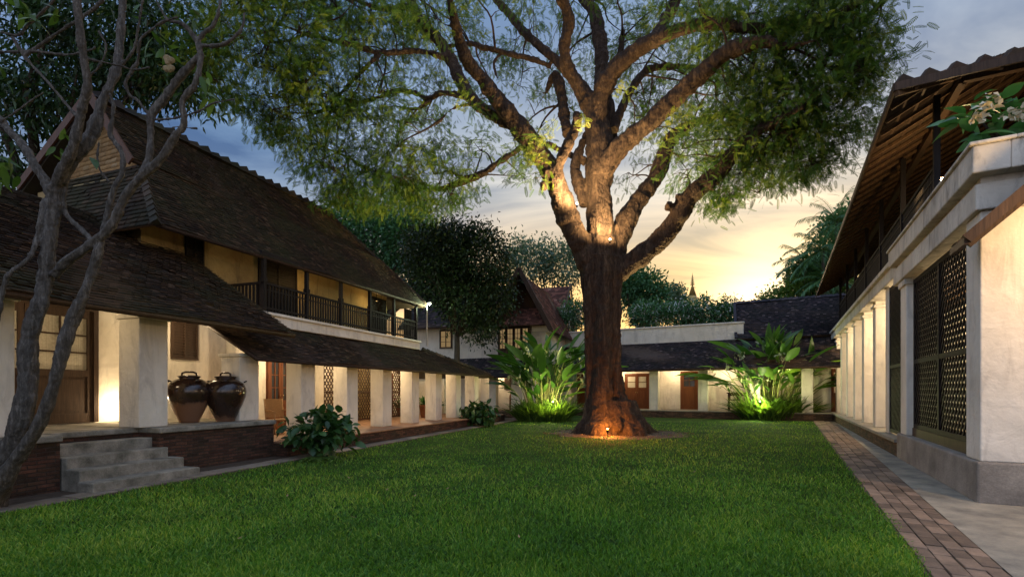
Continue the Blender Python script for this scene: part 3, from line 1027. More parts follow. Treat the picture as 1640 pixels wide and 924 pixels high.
mb = MB(); ridge(mb, P(-12.5, 8.7, 7.2), P(-11.05, 8.0, 5.38), 0.11, 0.2, 0.04); mb.build('roof_ridge', T1, LB)
mb = MB(); ridge(mb, P(-13.8, 17.3, 8.9), P(-10.75, 19.95, 5.45), 0.13, 0.25, 0.05)
mb.build('roof_ridge', T1, LB)

# ================================================================== MIDDLE HOUSE
MH = empty('gabled_house', LF.P(-12, 31, 0), 'white two-storey house with a steep gable over a lit window bay beyond the arcade', 'house')
S0 = 30.0
def nM(u, s=S0): return LF.a_at(u, s)
MW = LF.sub(0, 30.2, (1, 0), (0, -1)); MG = LF.sub(0, 31.8, (1, 0), (0, -1)); MBY = LF.sub(0, 29.65, (1, 0), (0, -1))
mb = MB(); mb.box(LF, -17.5, -9.0, 31.8, 32, 0, 3.7); mb.box(LF, -9.1, -8.9, 30.2, 32, 0, 3.7); mb.build('ground_floor_wall', MAT['plaster'], MH, bevel=0.02)
mb = MB(); mb.box(LF, -17.5, -10.9, 30.2, 30.45, 3.6, 6.2); mb.box(LF, -10.9, -7.9, 30.0, 36, 3.4, 5.3); mb.build('upper_wall', MAT['plaster'], MH, bevel=0.02)
mb = MB(); mb.box(LF, -17.5, -8.6, 28.9, 31.8, 0, 0.36); mb.build('house_base', MAT['brick_r'], MH)
for a, b in ((751, 767), (785, 796), (820, 838)):
    mb = MB(); mb.box(LF, nM(a), nM(b), 29.8, 30.3, 0.36, 3.2); mb.build('porch_column', MAT['plaster'], MH, bevel=0.02)
window(MW, nM(706, 30.2), nM(723, 30.2), 4.5, 5.6, MH, MAT['wood_dark'], 2, 1, 3, 'lit_curtain')
mb = MB(); mb.box(LF, -10.95, -8.85, 29.65, 30.1, 3.9, 5.75); mb.build('window_bay', MAT['wood_dark'], MH)
for k in range(4):
    a = -10.85 + 0.5 * k
    window(MBY, a + .03, a + 0.42, 4.25, 5.5, MH, MAT['wood_dark'], 1, 2, 4, 'lit_curtain', 0.035)
shutters(MG, nM(808, 31.8), nM(826, 31.8), 1.7, 2.75, MH, MAT['wood_dark'])
# arched niche with a small wooden door
mb = MB(); nx = nM(826, 31.7)
mb.box(MG, nx - .45, nx + .35, 0, 0.12, 0.36, 1.25)
pts = [MG.P(nx - .05 + .4 * math.cos(a), 0.0, 1.25 + .3 * math.sin(a)) for a in np.linspace(0, PI, 9)]
pts2 = [p + Vector((MG.yd.x, MG.yd.y, 0)) * .12 for p in pts]
mb.add(pts + pts2, [tuple(range(8, -1, -1)), tuple(range(9, 18))] + [(i, i + 1, i + 10, i + 9) for i in range(8)])
mb.build('niche_door', MAT['wood_red'], MH)
T2 = MAT['tiles_m']; T3 = MAT['tiles_b']
tiled('porch_roof', P(-17.8, 28.8, 2.45), P(-8.7, 28.8, 2.45), P(-9.6, 30.2, 3.72), P(-17.8, 30.2, 3.72), T3, MH, 0.2, 0.15, 0.03, 0.08, under=MAT['wood_dark'])
tiled('porch_hip', P(-8.7, 28.8, 2.44), P(-8.7, 32.2, 2.44), P(-9.6, 32.2, 3.7), P(-9.6, 30.2, 3.7), T3, MH, 0.2, 0.15, 0.03, 0.08, under=MAT['wood_dark'])
tiled('main_roof', P(-18, 29.3, 5.75), P(-10.4, 29.3, 5.75), P(-10.4, 33.4, 9.0), P(-18, 33.4, 9.0), T3, MH, 0.22, 0.17, 0.035, 0.1, under=MAT['wood_dark'])
tiled('gable_skirt', P(-11.3, 28.8, 5.55), P(-7.5, 28.8, 5.55), P(-8.0, 29.7, 6.75), P(-10.6, 29.7, 6.75), T2, MH, 0.2, 0.15, 0.03, 0.06, under=MAT['wood_dark'])
# two steep gable slopes
tiled('gable_slope', P(-7.3, 28.6, 5.2), P(-7.3, 36, 5.2), P(-9.2, 36, 8.75), P(-9.2, 28.6, 8.75), T2, MH, 0.2, 0.17, 0.03, 0.09, under=MAT['wood_dark'])
tiled('gable_slope', P(-11.3, 36, 5.6), P(-11.3, 28.6, 5.6), P(-9.2, 28.6, 8.75), P(-9.2, 36, 8.75), T3, MH, 0.2, 0.17, 0.03, 0.09, under=MAT['wood_dark'])
mb = MB(); mb.bar(P(-9.2, 28.56, 8.95), P(-7.2, 28.56, 5.15), 0.06, 0.26); mb.bar(P(-9.2, 28.56, 8.95), P(-11.4, 28.56, 5.5), 0.06, 0.26)
mb.build('barge_board', MAT['wood_dark'], MH)
mb = MB(); mb.add([P(-10.6, 29.72, 6.7), P(-8.0, 29.72, 6.7), P(-9.2, 29.72, 8.6), P(-10.6, 29.9, 6.7), P(-8.0, 29.9, 6.7), P(-9.2, 29.9, 8.6)], [(0, 1, 2), (5, 4, 3), (0, 3, 4, 1), (1, 4, 5, 2), (2, 5, 3, 0)])
mb.build('gable_panel', MAT['wood_lat'], MH)

# house further back
BH = empty('distant_house', LF.P(-10, 44, 0), 'house with reddish purple tiled roof and small side gable behind the gabled white house', 'house')
a0, a1 = LF.a_at(838, 42), LF.a_at(903, 42)
zt, zb = LF.z_at(456, a1, 43.5), LF.z_at(516, a1, 41)
tiled('roof', P(a0 - 1, 41, zb), P(a1, 41, zb), P(a1, 44.2, zt), P(a0 - 1, 44.2, zt), T2, BH, 0.26, 0.2, 0.04, 0.12, under=MAT['wood_dark'])
mb = MB(); mb.hexa([P(a0 - 1, 44.2, zt), P(a1, 44.2, zt), P(a1, 47, zb), P(a0 - 1, 47, zb)], (0, 0, -.15)); mb.build('roof_back', T2, BH)
mb = MB(); mb.bar(P(a1 + .1, 40.9, zb - .1), P(a1 + .1, 44.2, zt + .15), 0.1, 0.3); mb.bar(P(a1 + .1, 47, zb - .1), P(a1 + .1, 44.2, zt + .15), 0.1, 0.3); mb.build('barge_board', MAT['wood_dark'], BH)
tiled('side_gable_skirt', P(a1 + .9, 41.3, zb + .5), P(a1 + .9, 46.5, zb + .5), P(a1, 45, zb + 1.6), P(a1, 43, zb + 1.6), T3, BH, 0.26, 0.2, 0.04, 0.1)
mb = MB(); mb.box(LF, a0 - .8, a1 - .1, 41.5, 46.5, 0, zb + .05); mb.build('wall', MAT['ochre'], BH)
mb = MB(); mb.add([P(a1 - .1, 41.5, zb), P(a1 - .1, 46.5, zb), P(a1 - .1, 44.2, zt - .2), P(a1 - .3, 41.5, zb), P(a1 - .3, 46.5, zb), P(a1 - .3, 44.2, zt - .2)], [(0, 1, 2), (5, 4, 3), (0, 3, 4, 1), (1, 4, 5, 2), (2, 5, 3, 0)]); mb.build('gable_panel', MAT['wood_dark'], BH)

# ================================================================== BACK WING
BW = empty('rear_wing', RF.P(-4, 32, 0), 'low white wing with teak doors across the back of the lawn', 'house')
P = RF.P
TB = 31.3                                        # column line
def mB(u, t=TB): return RF.a_at(u, t)
mb = MB(); mb.box(RF, -19, 2.4, 30.9, 34.6, -0.02, 0.38); mb.build('base', MAT['brick_r'], BW)
mb = MB(); mb.box(RF, -19, 2.4, 30.86, 34.6, 0.38, 0.43); mb.build('floor', MAT['concrete'], BW, bevel=0.01)
mb = MB(); mb.box(RF, -19, 4.5, 33.2, 33.5, 0.43, 4.55); mb.build('wall', MAT['plaster'], BW, bevel=0.02)
ttop = 33.4
za = 4.78
mp0, mp1 = RF.a_at(866, 33.6), RF.a_at(1191, 33.6)
zp = RF.z_at(515, mp1, 33.6)
mb = MB(); mb.box(RF, mp0 - 4, mp1, 33.5, 33.8, 4.3, zp - .1); mb.box(RF, mp0 - 4, mp1 + .05, 33.44, 33.86, zp - .1, zp); mb.build('parapet', MAT['plaster'], BW, bevel=0.02)
for u in (905, 1047, 1126, 1209, 1293):
    m = mB(u); mb = MB(); mb.box(RF, m - .27, m + .27, TB - .05, TB + .45, 0.43, 3.1); mb.build('column', MAT['plaster'], BW, bevel=0.02)
m = mB(815); mb = MB(); mb.box(RF, m - .27, m + .27, TB - .05, TB + .45, 0.43, 3.1); mb.build('column', MAT['plaster'], BW, bevel=0.02)
mb = MB(); mb.box(RF, -19, 2.6, TB + .05, TB + .3, 2.98, 3.16); mb.build('beam', MAT['wood_dark'], BW)
ze = RF.z_at(590, mB(1170), 30.4)
tiled('lean_to_roof', P(-19, 30.4, ze), P(2.9, 30.4, ze), P(2.9, 33.45, 4.73), P(-19, 33.45, 4.73), T3, BW, 0.16, 0.12, 0.034, 0.1, under=MAT['wood_dark'])
mr0, mr1 = RF.a_at(1177, 36.5), RF.a_at(1420, 36.5)
zr = RF.z_at(487, mr0, 36.5)
tiled('upper_roof', P(mr0 + .35, 33.1, 4.72), P(mr1, 33.1, 4.72), P(mr1, 36.5, zr), P(mr0, 36.5, zr), T3, BW, 0.16, 0.12, 0.034, 0.1, under=MAT['wood_dark'])
mb = MB(); mb.hexa([P(mr0, 36.5, zr), P(mr1, 36.5, zr), P(mr1, 40, 4.8), P(mr0, 40, 4.8)], (0, 0, -.1)); mb.build('upper_roof_back', T3, BW)
mb = MB(); mb.box(RF, mr0 + .45, mr0 + .6, 33.9, 39.5, 0, 4.9); mb.box(RF, mr0 + .45, mr1, 39.3, 39.5, 0, 4.7); mb.build('side_wall', MAT['plaster'], BW)
mb = MB(); mb.add([P(mr0 + .5, 33.9, 4.9), P(mr0 + .5, 39.3, 4.9), P(mr0 + .5, 36.5, zr - .2), P(mr0 + .6, 33.9, 4.9), P(mr0 + .6, 39.3, 4.9), P(mr0 + .6, 36.5, zr - .2)], [(0, 1, 2), (5, 4, 3), (0, 3, 4, 1), (1, 4, 5, 2), (2, 5, 3, 0)]); mb.build('gable_panel', MAT['plaster'], BW)
mb = MB(); ridge(mb, P(mr0 - .05, 36.5, zr + .08), P(mr1, 36.5, zr + .08), 0.16, 0.3, 0.06); mb.build('roof_ridge', T3, BW)
mb = MB(); mb.bar(P(mr0 + .32, 33.05, 4.8), P(mr0 - .03, 36.5, zr + .08), 0.16, 0.10); mb.build('verge_tiles', T3, BW)
BWW = RF.sub(0, 33.2, (1, 0), (0, -1))
def mW(u): return RF.a_at(u, 33.2)
door(BWW, mW(1001), mW(1040), 0.44, 2.75, BW, MAT['wood_red'], 2, (0.62, 0.95), (1, 2))
door(BWW, mW(1090), mW(1118), 0.44, 2.85, BW, MAT['wood_red'], 1, (0.62, 0.95), (2, 2), 'glass')
door(BWW, mW(1331), mW(1352), 0.44, 2.85, BW, MAT['wood_red'], 2, (0.45, 0.95), (1, 3))
door(BWW, mW(925), mW(956), 0.44, 2.75, BW, MAT['wood_red'], 2, (0.62, 0.95), (1, 2))

# wooden bench on the rear veranda
bb = RF.sub(0, 32.4, (1, 0), (0, -1))
x0, x1 = RF.a_at(1166, 32.4), RF.a_at(1236, 32.4)
BE = empty('console_bench', bb.P((x0 + x1) / 2, 0, 0.43), 'long brown wooden bench table against the white wall of the rear veranda', 'bench')
zb_ = 0.43
mb = MB(); mb.box(bb, x0 - .06, x1 + .06, -.22, .22, zb_ + 1.02, zb_ + 1.09); mb.build('table_top', MAT['wood_lat'], BE, bevel=0.01)
for xx in (x0 + .05, x1 - .05):
    for yy in (-.17, .17):
        mb = MB(); mb.box(bb, xx - .05, xx + .05, yy - .04, yy + .04, zb_, zb_ + 1.02); mb.build('leg', MAT['wood_lat'], BE, bevel=0.008)
mb = MB(); mb.box(bb, x0 + .1, x1 - .1, .15, .19, zb_ + .62, zb_ + .68); mb.box(bb, x0 + .1, x1 - .1, .15, .19, zb_ + .88, zb_ + 1.02)
for k in range(6):
    x = x0 + .1 + (x1 - x0 - .2) * k / 5; mb.box(bb, x - .05, x + .05, .155, .185, zb_ + .68, zb_ + .88)
mb.build('apron', MAT['wood_lat'], BE)

# ================================================================== RIGHT BUILDING
RB = empty('verandah_house', RF.P(5, 15, 0), 'two-storey white colonnaded house with timber lattice screens and upper verandah right of the brick path', 'house')
C1 = MAT['plaster_r']
mb = MB(); mb.box(RF, 2.45, 8.0, 9.34, 14.9, 0.0, 0.60)
mb.build('plinth', MAT['plinth'], RB, bevel=0.03)
mb = MB(); mb.box(RF, 2.5, 3.10, 9.40, 10.02, 0.60, 4.15); mb.build('corner_pillar', C1, RB, bevel=0.02)
mb = MB(); mb.box(RF, 3.10, 8.0, 9.44, 9.8, 0.60, 4.15); mb.box(RF, 5.6, 5.9, 9.8, 34, 0.44, 4.6); mb.build('ground_floor_wall', C1, RB, bevel=0.02)
mb = MB(); mb.box(RF, 2.5, 3.05, 14.15, 14.75, 0.60, 4.15); mb.build('pillar', C1, RB, bevel=0.02)
mb = MB(); mb.box(RF, 2.46, 3.12, 14.1, 14.8, 4.0, 4.13); mb.build('capital', MAT['trim'], RB, bevel=0.015)
mb = MB(); mb.box(RF, 2.43, 3.1, 9.32, 15.2, 4.15, 4.52); mb.box(RF, 3.1, 8.0, 9.32, 9.75, 4.15, 4.52); mb.build('lintel', MAT['trim'], RB, bevel=0.02)
mb = MB(); mb.box(RF, 2.50, 8.0, 9.38, 15.1, 4.52, 4.62); mb.build('cove', MAT['trim'], RB)
mb = MB(); mb.box(RF, 2.35, 2.75, 9.14, 15.3, 4.62, 5.0); mb.box(RF, 2.75, 8.0, 9.14, 9.5, 4.62, 5.0); mb.box(RF, 2.75, 8.0, 9.5, 15.3, 4.62, 4.7); mb.build('parapet', MAT['trim'], RB, bevel=0.02)
mb = MB(); mb.box(RF, 2.31, 2.8, 9.10, 15.34, 5.0, 5.05); mb.box(RF, 2.8, 8.0, 9.10, 9.55, 5.0, 5.05); mb.build('coping', MAT['trim'], RB, bevel=0.015)
RWS = RF.sub(2.67, 0, (0, 1), (-1, 0))
lattice(RWS, 10.05, 14.1, 0.78, 4.08, RB, MAT['wood_black'], 0.135, 0.05, 0.0, ratio=1.35, frame=0.09, mids=(2.25,), posts=(12.1,))
mb = MB(); mb.box(RF, 2.6, 2.9, 10.05, 14.1, 0.60, 0.78); mb.build('screen_sill', MAT['wood_dark'], RB)
lattice(RWS, 14.8, 16.9, 0.5, 4.4, RB, MAT['wood_black'], 0.135, 0.05, 0.0, ratio=1.35, frame=0.08, mids=(2.25,))
# verandah platform
mb = MB(); mb.box(RF, 2.46, 8, 14.9, 34, 0, 0.36); mb.build('verandah_base', MAT['brick_r'], RB)
mb = MB(); mb.box(RF, 2.40, 8, 14.92, 34, 0.36, 0.45); mb.build('verandah_floor', MAT['concrete'], RB, bevel=0.015)
for i in range(6):
    t0 = 19.5 + 2.5 * i
    mb = MB(); mb.box(RF, 2.66, 3.04, t0, t0 + .5, 0.45, 4.25); mb.box(RF, 2.61, 3.09, t0 - .05, t0 + .55, 4.25, 4.34); mb.box(RF, 2.66, 3.04, t0, t0 + .5, 4.34, 4.46)
    mb.build('column', C1, RB, bevel=0.018)
mb = MB(); mb.box(RF, 2.6, 2.7, 16.9, 17.35, 0.45, 4.46); mb.build('pilaster', C1, RB, bevel=0.015)
mb = MB(); mb.box(RF, 2.5, 3.2, 15.3, 34, 4.45, 4.78); mb.box(RF, 2.42, 3.2, 15.32, 34, 4.78, 4.9); mb.build('long_beam', MAT['trim'], RB, bevel=0.015)
mb = MB(); mb.box(RF, 3.2, 8, 15.1, 34, 4.7, 4.88); mb.build('upper_floor', MAT['rafter'], RB)
mb = MB(); mb.box(RF, 5.8, 6.1, 11.8, 34, 4.9, 9.5); mb.build('upper_wall', MAT['ochre'], RB)
# railing of the upper verandah
rp = [12.4, 15.4, 18.4, 21.3, 24.2, 27.1, 30.0]
for t0 in rp:
    mb = MB(); mb.box(RF, 2.61, 2.71, t0 - .05, t0 + .05, 5.05 if t0 < 15.3 else 4.9, 7.30); mb.build('verandah_post', MAT['wood_black'], RB)
for i in range(6):
    mb = MB(); a, b = rp[i] + .05, rp[i + 1] - .05
    mb.box(RF, 2.62, 2.70, a, b, 5.92, 5.98); mb.box(RF, 2.63, 2.69, a, b, 5.09, 5.14); mb.box(RF, 2.635, 2.685, a, b, 5.72, 5.75)
    n = int((b - a) / .11)
    for k in range(1, n):
        x = a + (b - a) * k / n; mb.box(RF, 2.645, 2.675, x - .024, x + .024, 5.14, 5.92)
    mb.build('balustrade', MAT['wood_black'], RB)
# hipped roof with open rafters
EM, ET0, ET1, EZ, SL = 1.8, 11.0, 33.0, 7.0, 0.53
TT = 5.5                                           # run of the slope
tiled('main_roof', P(EM, ET1, EZ), P(EM, ET0, EZ), P(EM + TT, ET0 + TT, EZ + SL * TT), P(EM + TT, ET1, EZ + SL * TT), MAT['tiles_r'], RB, 0.2, 0.15, 0.035, 0.02)
tiled('roof_hip', P(EM, ET0, EZ), P(EM + 11, ET0, EZ), P(EM + TT + .1, ET0 + TT, EZ + SL * TT), P(EM + TT, ET0 + TT, EZ + SL * TT), MAT['tiles_r'], RB, 0.2, 0.15, 0.035, 0.02)
mb = MB()
for i in range(int((ET1 - ET0) / .55)):
    t0 = ET0 + .1 + i * .55
    top = min(TT, (t0 - ET0) if t0 < ET0 + TT else TT)
    if top < .3: continue
    mb.bar(P(EM + .03, t0, EZ - .10), P(EM + top, t0, EZ + SL * top - .10), 0.045, 0.06)
for i in range(18):
    m0 = EM + .3 + i * .55; run = min(m0 - EM, TT)
    if m0 > EM + TT: run = max(EM + 11 - m0, .3)
    mb.bar(P(m0, ET0 + .03, EZ - .10), P(m0, ET0 + run, EZ + SL * run - .10), 0.045, 0.06)
mb.bar(P(EM, ET0, EZ - .12), P(EM + TT, ET0 + TT, EZ + SL * TT - .12), 0.08, 0.14)
mb.build('rafters', MAT['rafter'], RB)
mb = MB()
for i in range(1, 19):
    d = i * .29
    mb.bar(P(EM + d, ET0 + d, EZ + SL * d - .045), P(EM + d, ET1, EZ + SL * d - .055), 0.045, 0.045)
    mb.bar(P(EM + d, ET0 + d, EZ + SL * d - .045), P(EM + 11 - d, ET0 + d, EZ + SL * d - .055), 0.045, 0.045)
mb.build('battens', MAT['wood_dark'], RB)
mb = MB()
for d in (1.2, 2.9, 4.4):
    mb.bar(P(EM + d, ET0 + d, EZ + SL * d - .22), P(EM + d, ET1, EZ + SL * d - .22), 0.12, 0.14)
    mb.bar(P(EM + d, ET0 + d, EZ + SL * d - .22), P(EM + 11 - d, ET0 + d, EZ + SL * d - .22), 0.12, 0.14)
mb.build('purlins', MAT['wood_dark'], RB)
mb = MB(); mb.bar(P(EM - .02, ET0 - .02, EZ - .03), P(EM - .02, ET1, EZ - .03), 0.04, 0.14); mb.bar(P(EM - .02, ET0 - .02, EZ - .03), P(EM + 11, ET0 - .02, EZ - .03), 0.04, 0.14); mb.build('fascia', MAT['wood_dark'], RB)
# upturned tile ends along the near eave
mb = MB()
k = 0; m0 = EM
while m0 < EM + 9:
    mb.cur = random.random() * .4
    mb.add([P(m0, ET0 - .03, EZ + .02), P(m0 + .28, ET0 - .03, EZ + .02), P(m0 + .1, ET0 - .02, EZ + .17), P(m0, ET0 + .25, EZ + .15), P(m0 + .28, ET0 + .25, EZ + .15), P(m0 + .1, ET0 + .3, EZ + .3)],
           [(0, 1, 2), (5, 4, 3), (0, 3, 4, 1), (1, 4, 5, 2), (2, 5, 3, 0)]); m0 += .36
mb.build('eave_tiles', MAT['tiles_r'], RB)
# door hood on the near wall
hz, hm = 3.66, 2.22
tiled('door_hood', P(hm, 9.42, hz), P(hm, 8.75, hz), P(5.0, 8.75, hz + 2.6), P(5.0, 9.42, hz + 2.6), MAT['tiles_r'], RB, 0.2, 0.15, 0.03, 0.05, under=MAT['wood_dark'])
mb = MB(); mb.bar(P(hm - .04, 8.72, hz - .04), P(5.0, 8.72, hz + 2.62), 0.05, 0.13); mb.bar(P(hm + .1, 9.2, hz - .02), P(5, 9.2, hz + 2.5), 0.05, 0.08); mb.bar(P(hm - .03, 8.75, hz - .05), P(hm - .03, 9.4, hz - .05), 0.05, 0.1)
mb.build('hood_rafters', MAT['wood_dark'], RB)

# ================================================================== LAMPS
def lamp(name, label, loc, energy, color, kind='POINT', rad=0.05, aim=None, cone=80, housing='up', group=None, lens=30, size=0.06):
    loc = Vector(loc)
    root = empty(name, loc, label, 'lamp', group)
    mb = MB()
    if housing == 'up':       # ground spike uplight: a stubby can tilted upwards with a bracket
        mb.lathe(loc + Vector((0, 0, -0.10)), [(size * .5, 0), (size, .02), (size, .11), (size * 1.15, .115), (size * 1.15, .13), (size * .95, .13)], 14)
        mb.tube([loc + Vector((0, 0, -(loc.z + .02) if loc.z < .95 else -0.22)), loc + Vector((0, 0, -0.09))], 0.012, 6)
    elif housing == 'down':   # ceiling lamp: rose, rod and shade
        mb.lathe(loc + Vector((0, 0, -0.02)), [(size * 1.5, 0), (size * 1.3, .04), (size * .5, .10), (.015, .13), (.015, .30), (size * .6, .31), (size * .6, .33)], 14)
    elif housing == 'ball':
        mb.lathe(loc + Vector((0, 0, -0.14)), [(.02, 0), (size * .7, .02), (size * .8, .07), (size * .5, .085)], 12)
    mb.build('housing', MAT['wood_black'], root, smooth=False)
    lb = MB()
    lb.lathe(loc + Vector((0, 0, -size * .6 if housing != 'up' else -0.01 + 0.03)), [(.004, 0), (size * .5, size * .15), (size * .7, size * .6), (size * .5, size * 1.05), (.004, size * 1.2)], 12)
    lb.build('lens', m_emit(name + '_glow', color, lens), root, smooth=True)
    ld = bpy.data.lights.new(name + '_light', kind)
    ld.energy = energy; ld.color = color; ld.shadow_soft_size = rad
    if kind == 'SPOT':
        ld.spot_size = math.radians(cone); ld.spot_blend = 0.8
    lo = link(bpy.data.objects.new(name + '_light', ld)); lo.parent = root
    off = Vector((0, 0, size * 1.2 + 0.05)) if housing == 'up' else Vector((0, 0, -size - 0.06))
    if housing == 'ball': off = Vector((0, 0, size))
    lo.location = off
    if aim is not None:
        lo.rotation_euler = (Vector(aim) - loc).to_track_quat('-Z', 'Y').to_euler()
    return root


WARM = (1.0, 0.76, 0.46)
AMB = (1.0, 0.42, 0.10)

# ================================================================== BIG TREE
def spline(pts, n=5):
    """Catmull-Rom through rows of equal length"""
    P_ = [np.array(p, float) for p in pts]
    P_ = [2 * P_[0] - P_[1]] + P_ + [2 * P_[-1] - P_[-2]]
    out = []
    for i in range(1, len(P_) - 2):
        a, b, c, d = P_[i - 1:i + 3]
        for k in range(n):
            t = k / n
            out.append(0.5 * ((2 * b) + (-a + c) * t + (2 * a - 5 * b + 4 * c - d) * t * t + (-a + 3 * b - 3 * c + d) * t ** 3))
    out.append(P_[-2])
    return out


YT = TREE.y
TR = empty('tamarind_tree', (TREE.x, TREE.y, 0), 'huge old spreading tree with thick fluted trunk and feathery crown on the lawn', 'tree')
LIMB = []          # sampled points for later twigs


def limb(mb, pts, off=True, n=5, nseg=12, scale=0.498, ox=640, oy=0, mpp=None, Y0=None, keep=True, knob=0.10):
    """pts: (x, y, radius, depth offset) in crop pixels"""
    Y0 = Y0 or YT
    sp = spline(pts, n)
    P3, R3 = [], []
    for x, y, r, dy in sp:
        u, v = ox + x * scale, oy + y * scale
        Y = Y0 + dy
        P3.append(PX(u, v, Y)); R3.append(max(r * .84 * scale * Y / FPX, 0.012) * (1 + random.uniform(-knob, knob)))
    mb.tube(P3, R3, nseg, wob=ridges(nseg, len(P3), .11))
    if keep:
        for p, r in zip(P3, R3): LIMB.append((p, r))
    return P3


mb = MB()
# fluted trunk: fused strands
cl = [(984, 700, 1.0, 1.0), (979, 680, .78, .84), (974, 655, .60, .68), (969, 620, .48, .56), (966, 570, .45, .52), (964, 520, .46, .51), (962, 470, .48, .53), (961, 440, .52, .53), (960, 415, .48, .5)]
TH = [0.1, 1.0, 2.1, 3.15, 4.05, 5.25]; TRD = [.60, .50, .64, .52, .62, .56]; TRG = [1.0, 1.12, .96, 1.1, 1.05, 1.02]
for k in range(6):
    th = TH[k] + .12
    sp = spline([(u, v, a, b) for u, v, a, b in cl], 4)
    P3, R3 = [], []
    for i, (u, v, ring, rr) in enumerate(sp):
        f = i / (len(sp) - 1)
        c = PX(u, v, YT)
        a = th + 0.55 * f + 0.16 * math.sin(f * 5 + k)
        rg = ring * TRG[k] * (1.0 if f > .1 else 1.10)
        P3.append(Vector((c.x + rg * math.cos(a), c.y + rg * math.sin(a), c.z - (0.25 if i == 0 else 0))))
        R3.append(rr * TRD[k] * (1 + 0.10 * math.sin(3 * k + 6 * f)) * (1 + random.uniform(-.04, .04)))
    mb.tube(P3, R3, 14, wob=ridges(14, len(P3), .14))
mb.tube([PX(980, 700, YT), PX(969, 620, YT), PX(964, 520, YT), PX(961, 430, YT)], [0.62, 0.34, 0.32, 0.44], 16)
# root flares
for k in range(11):
    a = 2 * PI * k / 11 + random.uniform(-.15, .15)
    ln = random.uniform(1.25, 2.0) if not 3.6 < a < 5.6 else random.uniform(1.1, 1.4)
    c = Vector((TREE.x, TREE.y, 0)); d = Vector((math.cos(a), math.sin(a), 0)); e = Vector((-math.sin(a), math.cos(a), 0)) * random.uniform(-.25, .25)
    mb.tube([c + d * .55 + Vector((0, 0, 1.15)), c + d * .85 + Vector((0, 0, .55)), c + d * 1.15 + e * .3 + Vector((0, 0, .2)), c + d * ln + e + Vector((0, 0, 0.02)), c + d * (ln + .45) + e * 1.6 + Vector((0, 0, -0.12))],
            [.30, .30, .24, .14, .06], 10)
